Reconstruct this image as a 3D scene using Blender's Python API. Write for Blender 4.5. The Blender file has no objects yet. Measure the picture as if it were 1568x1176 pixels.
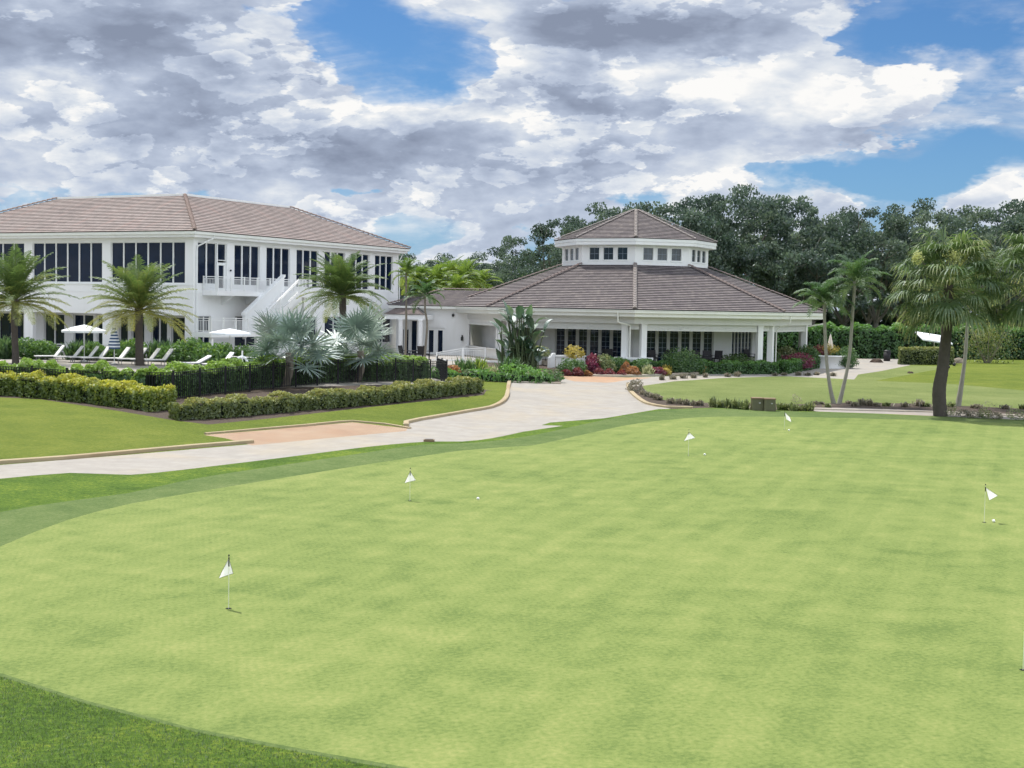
import bpy, bmesh, math, random
import numpy as np
from mathutils import Vector, Matrix
from mathutils.geometry import delaunay_2d_cdt
PI = math.pi
R_ = math.radians
scn = bpy.context.scene
COL = scn.collection
rnd = random.Random(7)
rng = np.random.default_rng(11)

# ------------------------------------------------------------------ camera
FPX, PITCH, ROLL, EYE = 2106.0, 0.056122, 0.018403, 5.6
cam = bpy.data.cameras.new('camera')
camo = bpy.data.objects.new('camera', cam)
COL.objects.link(camo)
cam.lens = FPX / 1568 * 36
cam.sensor_width = 36
cam.clip_start = 0.1
cam.clip_end = 5000
camo.matrix_world = (Matrix.Translation((0, 0, EYE)) @ Matrix.Rotation(PI / 2 - PITCH, 4, 'X')
                     @ Matrix.Rotation(ROLL, 4, 'Z'))
scn.camera = camo
CP, SP, CR, SR = math.cos(PITCH), math.sin(PITCH), math.cos(ROLL), math.sin(ROLL)

def ray(px, py):
    x, y = px - 784, py - 588
    a = x * CR + y * SR
    b = -x * SR + y * CR
    return np.array([a, FPX * CP - b * SP * 1.0, -FPX * SP - b * CP])

def proj(P):
    X, Y, Z = P[0], P[1], P[2] - EYE
    d = Y * CP - Z * SP
    v = Z * CP + Y * SP
    x = FPX * X / d
    y = -FPX * v / d
    return 784 + x * CR - y * SR, 588 + x * SR + y * CR

def at_z(px, py, z):
    r = ray(px, py)
    t = (z - EYE) / r[2]
    return np.array([r[0] * t, r[1] * t, z])

def at_y(px, py, Y):
    r = ray(px, py)
    t = Y / r[1]
    return np.array([r[0] * t, Y, EYE + r[2] * t])

# ------------------------------------------------------------------ light and exposure
scn.view_settings.view_transform = 'Standard'
scn.view_settings.look = 'None'
scn.view_settings.gamma = 1
scn.view_settings.exposure = 0.0
SUN_EL = R_(63)
SUN_H = Vector((-0.62, 0.78, 0)).normalized()
sd = bpy.data.lights.new('sun', 'SUN')
sd.energy = 4.7
sd.angle = R_(0.55)
sd.color = (1.0, 0.955, 0.88)
so = bpy.data.objects.new('sun', sd)
COL.objects.link(so)
SUN_DIR = SUN_H * math.cos(SUN_EL) + Vector((0, 0, math.sin(SUN_EL)))
so.rotation_euler = SUN_DIR.to_track_quat('Z', 'Y').to_euler()

class NG:
    """tiny node expression helper"""
    def __init__(s, nt):
        s.nt = nt; s.n = nt.nodes; s.l = nt.links
    def node(s, t, **kw):
        n = s.n.new(t)
        for k, v in kw.items():
            setattr(n, k, v)
        return n
    def put(s, sock, v):
        if isinstance(v, bpy.types.NodeSocket): s.l.new(v, sock)
        elif v is not None: sock.default_value = v
    def m(s, op, a, b=None, c=None, clamp=False):
        n = s.node('ShaderNodeMath', operation=op); n.use_clamp = clamp
        s.put(n.inputs[0], a)
        if b is not None: s.put(n.inputs[1], b)
        if c is not None: s.put(n.inputs[2], c)
        return n.outputs[0]
    def vm(s, op, a, b=None, sc=None):
        n = s.node('ShaderNodeVectorMath', operation=op)
        s.put(n.inputs[0], a)
        if b is not None: s.put(n.inputs[1], b)
        if sc is not None: s.put(n.inputs['Scale'], sc)
        return n.outputs['Value'] if op in ('LENGTH', 'DOT_PRODUCT') else n.outputs[0]
    def noise(s, vec, scale, detail=4, rough=.55, dist=0, lac=2.0, out=0):
        n = s.node('ShaderNodeTexNoise')
        s.put(n.inputs['Vector'], vec); n.inputs['Scale'].default_value = scale
        n.inputs['Detail'].default_value = detail; n.inputs['Roughness'].default_value = rough
        n.inputs['Distortion'].default_value = dist; n.inputs['Lacunarity'].default_value = lac
        return n.outputs[out]
    def mr(s, v, a, b, c=0., d=1., smooth=False):
        n = s.node('ShaderNodeMapRange'); n.interpolation_type = 'SMOOTHSTEP' if smooth else 'LINEAR'
        s.put(n.inputs[0], v)
        for i, q in enumerate((a, b, c, d)): s.put(n.inputs[i + 1], q)
        return n.outputs[0]
    def mix(s, f, a, b, mode='MIX'):
        n = s.node('ShaderNodeMix', data_type='RGBA', blend_type=mode)
        s.put(n.inputs[0], f)
        s.put(n.inputs[6], a if isinstance(a, bpy.types.NodeSocket) else (*a, 1) if len(a) == 3 else a)
        s.put(n.inputs[7], b if isinstance(b, bpy.types.NodeSocket) else (*b, 1) if len(b) == 3 else b)
        return n.outputs[2]
    def ramp(s, f, stops):
        n = s.node('ShaderNodeValToRGB'); s.put(n.inputs[0], f)
        e = n.color_ramp.elements
        while len(e) < len(stops): e.new(.5)
        for q, (p, c) in zip(e, stops): q.position = p; q.color = (*c, 1)
        return n.outputs[0]

def lin(r, g, b):
    return tuple((c / 255 / 12.92) if c / 255 <= .04045 else ((c / 255 + .055) / 1.055) ** 2.4 for c in (r, g, b))

W = bpy.data.worlds.new('World'); scn.world = W; W.use_nodes = True
def build_world():
    nt = W.node_tree; nt.nodes.clear(); g = NG(nt)
    out = g.node('ShaderNodeOutputWorld'); bg = g.node('ShaderNodeBackground')
    g.l.new(bg.outputs[0], out.inputs[0])
    tc = g.node('ShaderNodeTexCoord').outputs['Generated']
    sky = g.node('ShaderNodeTexSky', sky_type='NISHITA')
    sky.sun_disc = False; sky.sun_elevation = SUN_EL
    sky.sun_rotation = math.atan2(SUN_H.x, SUN_H.y)
    sky.altitude = 0; sky.air_density = 1.0; sky.dust_density = .4; sky.ozone_density = 2.5
    sx = g.node('ShaderNodeSeparateXYZ'); g.l.new(tc, sx.inputs[0]); X, Y, Z = sx.outputs
    az = g.m('ARCTAN2', X, Y); el = g.m('ARCSINE', Z)
    sc3 = g.vm('MULTIPLY', tc, (1, 1, 1.45))
    kf = g.mr(el, .0, .25, 1.55, .95)                       # clouds look smaller toward the horizon
    sc3 = g.vm('SCALE', sc3, sc=kf)
    wn = g.noise(sc3, 9., 5, .65, out=1)
    wv = g.vm('SCALE', g.vm('SUBTRACT', wn, (.5, .5, .5)), sc=.085)
    ws = g.node('ShaderNodeSeparateXYZ'); g.l.new(wv, ws.inputs[0])
    azw = g.m('ADD', az, ws.outputs[0]); elw = g.m('ADD', el, g.m('MULTIPLY', ws.outputs[2], .6))
    def blob(px, py, rx, ry, amp):
        d = ray(px, py); d = d / np.linalg.norm(d)
        A, E = math.atan2(d[0], d[1]), math.asin(d[2])
        u = g.m('MULTIPLY', g.m('SUBTRACT', azw, A), FPX / rx)
        v = g.m('MULTIPLY', g.m('SUBTRACT', elw, E), FPX / ry)
        r2 = g.m('ADD', g.m('MULTIPLY', u, u), g.m('MULTIPLY', v, v))
        return g.m('MULTIPLY', g.m('EXPONENT', g.m('MULTIPLY', r2, -1.)), amp)
    def total(bl):
        acc = None
        for b in bl:
            q = blob(*b); acc = q if acc is None else g.m('ADD', acc, q)
        return acc
    # open blue (negative) and solid cloud (positive)
    cover = total([(620, 55, 90, 85, -1.1), (520, 30, 45, 50, -.5), (520, 118, 70, 24, -.35), (700, 115, 60, 42, -.7),
                   (1520, 60, 120, 60, -1.0), (1400, 40, 70, 45, -.75), (1330, 75, 55, 28, -.5),
                   (1330, 262, 150, 34, -1.0), (1500, 232, 110, 36, -.9), (1200, 262, 90, 20, -.5), (1120, 96, 40, 10, -.5), (1420, 285, 80, 28, -.7),
                   (370, 262, 60, 13, -.5), (560, 280, 70, 12, -.5), (1010, 292, 160, 14, -.3),
                   (1520, 150, 110, 40, -.25),
                   (150, 70, 280, 90, .5), (330, 180, 280, 80, .45), (900, 40, 210, 60, .55), (960, 150, 200, 70, .45), (640, 200, 180, 45, .35),
                   (1250, 150, 190, 50, .6), (1000, 215, 300, 50, .45), (1400, 110, 55, 40, .5), (1510, 285, 55, 38, 1.0), (1275, 318, 45, 32, .7), (655, 12, 50, 22, .6),
                   (720, 320, 280, 40, .40), (180, 250, 260, 40, .32), (980, 262, 130, 34, .4), (480, 310, 120, 30, .3)])
    dark = total([(110, 55, 170, 60, .95), (340, 100, 120, 60, .45), (380, 180, 130, 45, .55), (860, 150, 100, 50, .95), (930, 40, 170, 34, .95),
                  (1110, 50, 110, 36, .6), (700, 235, 260, 36, .5), (1290, 215, 150, 20, .6), (1060, 172, 110, 18, .5), (520, 240, 100, 40, .35), (120, 190, 200, 20, .25),
                  (1230, 130, 190, 40, -.55), (1000, 122, 110, 22, -.7), (770, 175, 50, 26, -.6), (740, 35, 50, 50, -.6), (60, 120, 90, 22, -.4), (30, 60, 25, 60, -.4), (400, 270, 120, 30, -.4), (1510, 270, 60, 30, -.5)])
    def dens(off):
        p = g.vm('ADD', sc3, off) if off else sc3
        a = g.noise(p, 6.5, 8, .58, .2)
        q = g.vm('ADD', p, g.vm('SCALE', g.vm('SUBTRACT', g.noise(p, 20, 5, .68, out=1), (.5, .5, .5)), sc=.060))
        v = g.node('ShaderNodeTexVoronoi', feature='F1'); v.inputs['Scale'].default_value = 15; v.inputs['Detail'].default_value = 2
        v.inputs['Roughness'].default_value = .55; v.normalize = True
        g.put(v.inputs['Vector'], q)
        pf = g.m('SUBTRACT', 1.0, g.m('MULTIPLY', v.outputs['Distance'], 1.25))
        return g.m('ADD', g.m('MULTIPLY', a, .68), g.m('MULTIPLY', pf, .32))
    n0 = dens(None)
    def soft(off, sc, det, vs):
        p = g.vm('ADD', sc3, off) if off else sc3
        a = g.noise(p, sc, det, .5, .2)
        v = g.node('ShaderNodeTexVoronoi', feature='F1'); v.inputs['Scale'].default_value = vs; v.inputs['Detail'].default_value = 1
        v.inputs['Roughness'].default_value = .5; v.normalize = True
        g.put(v.inputs['Vector'], g.vm('ADD', p, g.vm('SCALE', g.vm('SUBTRACT', g.noise(p, 24, 4, .65, out=1), (.5, .5, .5)), sc=.045)))
        return g.m('ADD', g.m('MULTIPLY', a, .45), g.m('MULTIPLY', g.m('SUBTRACT', 1., v.outputs['Distance']), .55))
    m0 = soft(None, 10, 4, 15); m1 = soft((-.006, 0, .013), 10, 4, 15)
    h0 = soft(None, 4, 3, 6.5); h1 = soft((-.015, 0, .034), 4, 3, 6.5)
    patch = g.noise(sc3, 5.5, 3, .5)
    big = g.noise(tc, 2.1, 3, .5)
    front = g.mr(Y, .55, .85, 0, 1, True)
    lowgap = g.m('MULTIPLY', g.mr(el, .115, .055, 0, 1, True), g.mr(g.noise(sc3, 11, 4, .55), .45, .62, 0, .085, True))
    gen = g.m('MULTIPLY', g.m('SUBTRACT', big, .5), g.m('SUBTRACT', 1.6, g.m('MULTIPLY', front, 1.5)))
    d0 = g.m('ADD', g.m('ADD', n0, g.m('MULTIPLY', cover, .40)), g.m('SUBTRACT', gen, g.m('MULTIPLY', lowgap, 1.25)))
    alpha = g.mr(d0, .445, .53, 0, 1, True)
    wisp = g.noise(g.vm('MULTIPLY', sc3, (1, 1, 2.6)), 5, 6, .6, .8)
    thin = g.m('MULTIPLY', g.mr(d0, .20, .50, 0, .9, True), g.mr(wisp, .36, .66, .12, 1, True))
    alpha = g.m('MAXIMUM', alpha, thin)
    thick = g.mr(d0, .50, .92, 0, 1, True)
    lit = g.m('ADD', g.m('MULTIPLY', g.m('SUBTRACT', m0, m1), 1.9), g.m('MULTIPLY', g.m('SUBTRACT', h0, h1), 1.9))
    lit = g.m('ADD', lit, g.m('MULTIPLY', g.m('SUBTRACT', n0, .55), .35))
    lit = g.m('ADD', lit, g.m('MULTIPLY', g.m('SUBTRACT', patch, .5), .8))
    dk = g.mr(dark, -.4, 1.0, -.25, .75)
    edge = g.mr(d0, .47, .62, .10, 0, True)
    # nearer cumulus heads: bright on their sunlit upper side, fading into grey below
    off = (3.3, 1.2, .4); q = dens(off); qs = dens((off[0] - .006, off[1], off[2] + .014))
    rim = g.m('MULTIPLY', g.mr(q, .50, .63, 0, 1, True), g.mr(g.m('SUBTRACT', q, qs), -.03, .045, -.35, 1, True))
    lit = g.m('ADD', lit, g.m('MULTIPLY', rim, .13))
    dk = g.mr(dark, -.4, 1.0, -.25, .75)
    edge = g.mr(d0, .47, .62, .10, 0, True)
    for off, cut in (((3.3, 1.2, .4), .555), ((-2.1, .7, 2.9), .575)):      # nearer cumulus heads overlapping the deck behind
        q = dens(off)
        rim = g.m('MULTIPLY', g.mr(q, cut, cut + .022, 0, 1, True), g.mr(q, cut + .01, cut + .16, 1, -.15))
        lit = g.m('ADD', lit, g.m('MULTIPLY', rim, .24))
    light = g.m('ADD', g.m('ADD', .62, edge), g.m('SUBTRACT', lit, g.m('MULTIPLY', dk, .78)), clamp=True)
    ccol = g.ramp(light, [(0, lin(138, 149, 171)), (.3, lin(164, 176, 198)), (.55, lin(190, 201, 220)), (.78, lin(222, 228, 236)), (1, lin(252, 251, 249))])
    toward = g.vm('DOT_PRODUCT', tc, tuple(SUN_H))
    gain = g.m('ADD', 1.0, g.m('ADD', g.mr(toward, .25, -.7, 0, GA, True), g.mr(Z, .28, .8, 0, GB, True)))
    ccol = g.vm('SCALE', ccol, sc=gain)
    haz = g.mr(el, .01, .10, .30, 0, True)
    ccol = g.mix(haz, ccol, lin(206, 218, 234))
    skyc = g.vm('MULTIPLY', g.vm('SCALE', sky.outputs[0], sc=.085), (.50, .80, 1.12))
    hz2 = g.mr(el, .0, .16, .55, 0)
    skyc = g.mix(hz2, skyc, lin(140, 186, 232))
    fin = g.mix(alpha, skyc, ccol)
    g.l.new(fin, bg.inputs[0]); bg.inputs[1].default_value = 1.0
GA, GB = 1.2, .35  # added gain: unseen sky behind camera and overhead brightened to fill shaded walls
build_world()
W.cycles.sampling_method = 'MANUAL'; W.cycles.sample_map_resolution = 512
scn.cycles.max_bounces = 5
scn.cycles.diffuse_bounces = 3
scn.cycles.use_adaptive_sampling = True
scn.cycles.adaptive_threshold = .03
scn.cycles.transparent_max_bounces = 8

# ------------------------------------------------------------------ materials
def new_mat(name):
    m = bpy.data.materials.new(name); m.use_nodes = True
    nt = m.node_tree; g = NG(nt)
    b = nt.nodes['Principled BSDF']
    return m, g, b

def mat_plain(name, col, rough=.6, var=.06, scale=3., bump=.0, metal=0, spec=.5, bscale=20):
    m, g, b = new_mat(name)
    tc = g.node('ShaderNodeTexCoord').outputs['Object']
    n = g.noise(tc, scale, 4, .6)
    c = g.mix(n, tuple(x * (1 - var) for x in col), tuple(min(1, x * (1 + var)) for x in col))
    g.put(b.inputs['Base Color'], c)
    b.inputs['Roughness'].default_value = rough; b.inputs['Metallic'].default_value = metal
    b.inputs['Specular IOR Level'].default_value = spec
    if bump:
        bn = g.node('ShaderNodeBump'); bn.inputs['Strength'].default_value = bump; bn.inputs['Distance'].default_value = .02
        g.put(bn.inputs['Height'], g.noise(tc, bscale, 4, .6)); g.l.new(bn.outputs[0], b.inputs['Normal'])
    return m

def mat_wall(name, col):
    m, g, b = new_mat(name)
    geo = g.node('ShaderNodeNewGeometry').outputs['Position']
    st = g.noise(g.vm('MULTIPLY', geo, (1.2, 1.2, .18)), 1.4, 4, .6)
    sp = g.noise(geo, .35, 3, .5)
    f = g.m('ADD', g.m('MULTIPLY', g.mr(st, .5, .78), .55), g.m('MULTIPLY', g.mr(sp, .45, .75), .35), clamp=True)
    c = g.mix(f, col, tuple(x * y for x, y in zip(col, (.90, .90, .88))))
    g.put(b.inputs['Base Color'], c); b.inputs['Roughness'].default_value = .75
    bn = g.node('ShaderNodeBump'); bn.inputs['Strength'].default_value = .25; bn.inputs['Distance'].default_value = .01
    g.put(bn.inputs['Height'], g.noise(geo, 25, 3, .6)); g.l.new(bn.outputs[0], b.inputs['Normal'])
    return m

def mat_leaf(name, stops, trans=.4, rough=.55, gloss=.07, posscale=.6):
    """stops: ramp over the per-leaf attribute v"""
    m, g, b = new_mat(name); nt = m.node_tree
    nt.nodes.remove(b)
    out = [n for n in nt.nodes if n.type == 'OUTPUT_MATERIAL'][0]
    at = g.node('ShaderNodeAttribute'); at.attribute_name = 'v'
    pos = g.node('ShaderNodeNewGeometry').outputs['Position']
    n = g.noise(pos, posscale, 3, .6)
    oi = g.node('ShaderNodeObjectInfo').outputs['Random']
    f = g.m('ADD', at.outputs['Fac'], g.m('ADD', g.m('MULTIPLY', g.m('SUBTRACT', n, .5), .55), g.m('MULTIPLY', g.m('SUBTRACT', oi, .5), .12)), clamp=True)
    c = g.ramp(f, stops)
    d = g.node('ShaderNodeBsdfDiffuse'); g.put(d.inputs[0], c)
    t = g.node('ShaderNodeBsdfTranslucent'); g.put(t.inputs[0], g.mix(.35, c, (.75, .9, .25), 'MULTIPLY'))
    t2 = g.vm('SCALE', c, sc=1.5); g.put(t.inputs[0], t2)
    gl = g.node('ShaderNodeBsdfGlossy'); gl.inputs['Roughness'].default_value = rough; gl.inputs[0].default_value = (.8, .85, .9, 1)
    m1 = g.node('ShaderNodeMixShader'); m1.inputs[0].default_value = trans
    g.l.new(d.outputs[0], m1.inputs[1]); g.l.new(t.outputs[0], m1.inputs[2])
    m2 = g.node('ShaderNodeMixShader'); m2.inputs[0].default_value = gloss
    g.l.new(m1.outputs[0], m2.inputs[1]); g.l.new(gl.outputs[0], m2.inputs[2])
    g.l.new(m2.outputs[0], out.inputs[0])
    return m

def mat_grass(name, c0, c1, c2, fine=40., bump=.5, mow=0, dots=0, big=.12, mid=1.1, dist=.02, fa=.55):
    m, g, b = new_mat(name)
    pos = g.node('ShaderNodeNewGeometry').outputs['Position']
    nb = g.noise(pos, big, 4, .6, .4)
    nm = g.noise(pos, mid, 5, .62, .3)
    nf = g.mr(g.noise(pos, fine, 5, .72), .3, .7)
    f = g.m('ADD', .16, g.m('ADD', g.m('MULTIPLY', g.mr(nb, .3, .7), .33), g.m('MULTIPLY', g.mr(nm, .3, .7), .36)))
    if mow:
        rot = g.node('ShaderNodeVectorRotate', rotation_type='Z_AXIS'); g.put(rot.inputs['Vector'], pos); rot.inputs['Angle'].default_value = mow
        s = g.node('ShaderNodeSeparateXYZ'); g.l.new(rot.outputs[0], s.inputs[0])
        w = g.m('SINE', g.m('MULTIPLY', s.outputs[0], 2 * PI / 1.15))
        f = g.m('ADD', f, g.m('MULTIPLY', g.mr(w, -.3, .3, -1, 1, True), .035))
        w2 = g.m('SINE', g.m('MULTIPLY', s.outputs[1], 2 * PI / 1.3))
        f = g.m('ADD', f, g.m('MULTIPLY', g.mr(w2, -.3, .3, -1, 1, True), .02))
        w3 = g.m('MULTIPLY', g.m('SINE', g.m('MULTIPLY', s.outputs[0], 2 * PI / .17)), g.m('SINE', g.m('MULTIPLY', s.outputs[1], 2 * PI / .26)))
        f = g.m('ADD', f, g.m('MULTIPLY', w3, .05))
        # long flat-lying darker grain patches
        st = g.noise(g.vm('MULTIPLY', pos, (1.0, .8, 1)), .42, 4, .6, .6)
        f = g.m('SUBTRACT', f, g.m('MULTIPLY', g.mr(st, .46, .74, 0, 1, True), .17))
        gr = g.noise(g.vm('MULTIPLY', rot.outputs[0], (1.0, .22, 1)), 2.6, 5, .65, .3)
        f = g.m('ADD', f, g.m('MULTIPLY', g.m('SUBTRACT', gr, .5), .38))
    f = g.m('ADD', f, g.m('ADD', g.m('MULTIPLY', g.m('SUBTRACT', nf, .5), fa), g.m('MULTIPLY', g.m('SUBTRACT', g.noise(pos, 38, 2, .8), .5), fa * .6)), clamp=True)
    c = g.ramp(f, [(.1, c0), (.5, c1), (.95, c2)])
    if dots:
        v = g.node('ShaderNodeTexVoronoi'); v.inputs['Scale'].default_value = dots; v.inputs['Randomness'].default_value = 1
        g.put(v.inputs['Vector'], g.vm('ADD', pos, g.vm('SCALE', g.noise(pos, 6, 2, out=1), sc=.12)))
        ds = g.mr(v.outputs['Distance'], .035, .075, .38, 0)
        cl = g.mr(g.noise(pos, .35, 2), .48, .6, .25, 1)
        c = g.mix(g.m('MULTIPLY', ds, cl), c, tuple(x * .45 for x in c0))
    g.put(b.inputs['Base Color'], c); b.inputs['Roughness'].default_value = .9; b.inputs['Specular IOR Level'].default_value = .15
    bn = g.node('ShaderNodeBump'); bn.inputs['Strength'].default_value = bump; bn.inputs['Distance'].default_value = dist
    h = g.m('ADD', nf, g.m('MULTIPLY', g.noise(pos, fine * 2.7, 3, .7), .5))
    g.put(bn.inputs['Height'], h); g.l.new(bn.outputs[0], b.inputs['Normal'])
    return m

def mat_concrete(name, col, stain=(.62, .42, .22), sj=0, amt=.35):
    m, g, b = new_mat(name)
    pos = g.node('ShaderNodeNewGeometry').outputs['Position']
    n1 = g.noise(pos, .18, 5, .62, .5); n2 = g.noise(pos, 1.3, 5, .65); n3 = g.noise(pos, 30, 3, .7)
    c = g.mix(g.mr(n2, .3, .7), tuple(x * .82 for x in col), tuple(x * 1.07 for x in col))
    c = g.mix(g.m('MULTIPLY', g.mr(n1, .48, .72), amt), c, stain)
    c = g.mix(g.m('MULTIPLY', g.mr(g.noise(g.vm('ADD', pos, (70, 20, 0)), .3, 4, .6), .5, .7), .35), c, tuple(x * .8 for x in col))
    c = g.mix(g.mr(n3, .35, .75, 0, .22), c, tuple(x * .62 for x in col))
    c = g.mix(g.mr(g.noise(g.vm('MULTIPLY', pos, (.35, 1.6, 1)), 1.1, 4, .6), .5, .72, 0, .14), c, tuple(x * .66 for x in col))
    if sj:
        v = g.node('ShaderNodeVectorRotate', rotation_type='Z_AXIS'); g.put(v.inputs['Vector'], pos); v.inputs['Angle'].default_value = .35
        s = g.node('ShaderNodeSeparateXYZ'); g.l.new(v.outputs[0], s.inputs[0])
        lines = None
        for ax in (0, 1):
            d = g.m('ABSOLUTE', g.m('SUBTRACT', g.m('FRACT', g.m('DIVIDE', s.outputs[ax], sj)), .5))
            q = g.mr(d, .5 - .018 / sj, .5, 0, .5)
            lines = q if lines is None else g.m('MAXIMUM', lines, q)
        c = g.mix(lines, c, tuple(x * .45 for x in col))
    g.put(b.inputs['Base Color'], c); b.inputs['Roughness'].default_value = .85
    bn = g.node('ShaderNodeBump'); bn.inputs['Strength'].default_value = .3; bn.inputs['Distance'].default_value = .01
    g.put(bn.inputs['Height'], n3); g.l.new(bn.outputs[0], b.inputs['Normal'])
    return m

def mat_tiles(name, cols, tint, dark=.85, ta=.55):
    m, g, b = new_mat(name)
    uv = g.node('ShaderNodeUVMap'); uv.uv_map = 'UVMap'
    s = g.node('ShaderNodeSeparateXYZ'); g.l.new(uv.outputs[0], s.inputs[0])
    k = g.m('FLOOR', s.outputs[1])
    uu = g.m('ADD', g.m('DIVIDE', s.outputs[0], .33), g.m('MULTIPLY', g.m('MODULO', k, 2), .5))
    cx = g.node('ShaderNodeCombineXYZ'); g.put(cx.inputs[0], g.m('FLOOR', uu)); g.put(cx.inputs[1], k)
    wn = g.node('ShaderNodeTexWhiteNoise', noise_dimensions='2D'); g.put(wn.inputs[0], cx.outputs[0])
    pos = g.node('ShaderNodeNewGeometry').outputs['Position']
    big = g.noise(pos, .35, 4, .6); streak = g.noise(g.vm('MULTIPLY', uv.outputs[0], (1.6, .10, 1)), 1., 3, .6)
    f = g.m('ADD', g.m('MULTIPLY', wn.outputs[0], .26), g.m('ADD', g.m('MULTIPLY', big, .40), g.m('MULTIPLY', streak, .45)))
    n = len(cols)
    c = g.ramp(f, [(.25 + .6 * i / (n - 1), cols[i]) for i in range(n)])
    c = g.mix(g.mr(streak, .52, .68, 0, ta), c, tint)
    fu = g.m('FRACT', uu)
    joint = g.m('MAXIMUM', g.mr(fu, 0, .07, 1, 0), g.mr(fu, .93, 1, 0, 1))
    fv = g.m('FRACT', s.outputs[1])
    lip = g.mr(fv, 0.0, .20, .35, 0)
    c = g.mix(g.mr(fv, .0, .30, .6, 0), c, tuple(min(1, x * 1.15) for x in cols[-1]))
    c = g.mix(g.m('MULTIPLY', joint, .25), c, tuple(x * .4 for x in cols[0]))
    c = g.mix(g.mr(fv, .58, .86, 0, dark), c, tuple(x * .32 for x in cols[0]))   # shade of overlap and riser, painted into the tile colour
    g.put(b.inputs['Base Color'], c); b.inputs['Roughness'].default_value = .8
    return m

def mat_glass(name, col=(.006, .012, .022), rough=.04, spec=.5):
    m, g, b = new_mat(name)
    pos = g.node('ShaderNodeNewGeometry').outputs['Position']
    n = g.noise(pos, .8, 3, .6)
    c = g.mix(n, tuple(x * .5 for x in col), tuple(x * 1.8 for x in col))
    g.put(b.inputs['Base Color'], c); b.inputs['Roughness'].default_value = rough
    b.inputs['Specular IOR Level'].default_value = spec
    bn = g.node('ShaderNodeBump'); bn.inputs['Strength'].default_value = .06; bn.inputs['Distance'].default_value = .05
    g.put(bn.inputs['Height'], g.noise(pos, .9, 2)); g.l.new(bn.outputs[0], b.inputs['Normal'])
    return m

M = {}
M['white'] = mat_wall('white_render', (.84, .845, .84))
M['white2'] = mat_plain('white_paint', (.82, .83, .82), .5, .03)
M['cream'] = mat_wall('cream_gutter_paint', (.80, .81, .76))
M['greywall'] = mat_wall('porch_wall_paint', (.72, .73, .72))
M['valance'] = mat_plain('shutter_paint', (.66, .67, .64), .6, .05)
M['mull'] = mat_plain('grey_mullion', (.50, .51, .48), .5, .05)
M['glass'] = mat_glass('dark_glass', (.006, .013, .030), .04, .28)
M['glass2'] = mat_glass('clerestory_glass', (.012, .02, .026))
M['glassgrey'] = mat_glass('greyed_glass', (.09, .10, .11), .2)
M['muntin'] = mat_plain('muntin_bars', (.17, .21, .26), .5)
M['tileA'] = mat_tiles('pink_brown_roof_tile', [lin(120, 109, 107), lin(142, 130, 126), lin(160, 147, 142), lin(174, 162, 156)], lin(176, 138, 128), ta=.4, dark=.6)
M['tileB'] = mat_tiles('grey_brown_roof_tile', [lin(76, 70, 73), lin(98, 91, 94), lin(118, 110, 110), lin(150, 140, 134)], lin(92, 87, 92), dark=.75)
M['capA'] = mat_plain('tan_hip_cap', lin(140, 122, 114), .8, .12)
M['capB'] = mat_plain('pale_hip_cap', lin(138, 130, 126), .8, .15)
M['capD'] = mat_plain('brown_hip_cap', lin(120, 106, 102), .8, .15)
M['black'] = mat_plain('black_metal', (.008, .009, .011), .45, .1)
M['dark'] = mat_plain('dark_wicker', (.018, .017, .02), .7, .3, 12)
M['grey'] = mat_plain('grey_metal', (.25, .26, .27), .5)
M['steel'] = mat_plain('brushed_metal', (.5, .5, .5), .4, metal=.6)


M['beige'] = mat_plain('cream_canvas', (.70, .62, .54), .85, .06)
M['navy'] = mat_plain('blue_stripe', (.05, .10, .22), .8)
M['bluecan'] = mat_plain('pale_blue_canvas', (.62, .72, .76), .85, .05)
def _cloth():
    m, g, b = new_mat('flag_cloth'); out = [n for n in m.node_tree.nodes if n.type == 'OUTPUT_MATERIAL'][0]
    t = g.node('ShaderNodeBsdfTranslucent'); t.inputs[0].default_value = (.9, .9, .9, 1); x = g.node('ShaderNodeMixShader'); x.inputs[0].default_value = .6
    b.inputs['Base Color'].default_value = (.9, .9, .9, 1); g.l.new(b.outputs[0], x.inputs[1]); g.l.new(t.outputs[0], x.inputs[2]); g.l.new(x.outputs[0], out.inputs[0]); return m
M['flag'] = _cloth(); M['canvas'] = mat_plain('white_canvas', (.84, .88, .92), .85, .03); M['fabric'] = mat_plain('white_sling', (.86, .86, .85), .8, .02)
M['stick'] = mat_plain('fibreglass_stick', (.80, .82, .66), .4)
M['hole'] = mat_plain('hole_dark', (.004, .006, .004), 1)
M['ball'] = mat_plain('golf_ball', (.85, .85, .85), .3, .01)
M['curb'] = mat_concrete('curb_concrete', (.42, .34, .21), (.30, .18, .09), amt=.7)
M['curbpale'] = mat_concrete('pale_curb_concrete', (.48, .44, .36), (.40, .24, .12), amt=.5)
M['road'] = mat_concrete('driveway_concrete', (.35, .325, .29), (.42, .34, .22), 5.2, .55)
M['pathc'] = mat_concrete('path_concrete', (.34, .305, .275), (.56, .38, .28), 0, .5)
M['deckc'] = mat_concrete('deck_paving', (.36, .335, .30), (.5, .42, .34), 1.2, .2)
M['step'] = mat_concrete('step_stone', (.42, .37, .29), (.3, .24, .17), 0, .4)
M['rust'] = mat_concrete('rust_stained_concrete', (.42, .27, .17), (.44, .20, .09), 0, .8)
M['bin'] = mat_plain('utility_box_paint', lin(92, 92, 66), .6, .25, 3, .2)
M['binlid'] = mat_plain('utility_box_lid', lin(128, 108, 84), .7, .25, 3)
M['rock'] = mat_plain('rock', lin(120, 112, 100), .9, .3, 4, .6)
M['barkg'] = mat_plain('grey_bark', lin(128, 120, 108), .9, .3, 3, .8, bscale=14)
M['barkd'] = mat_plain('dark_bark', lin(78, 72, 66), .9, .35, 4, 1., bscale=16)
M['stemg'] = mat_plain('green_stalk', lin(70, 84, 52), .8, .3)
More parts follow.
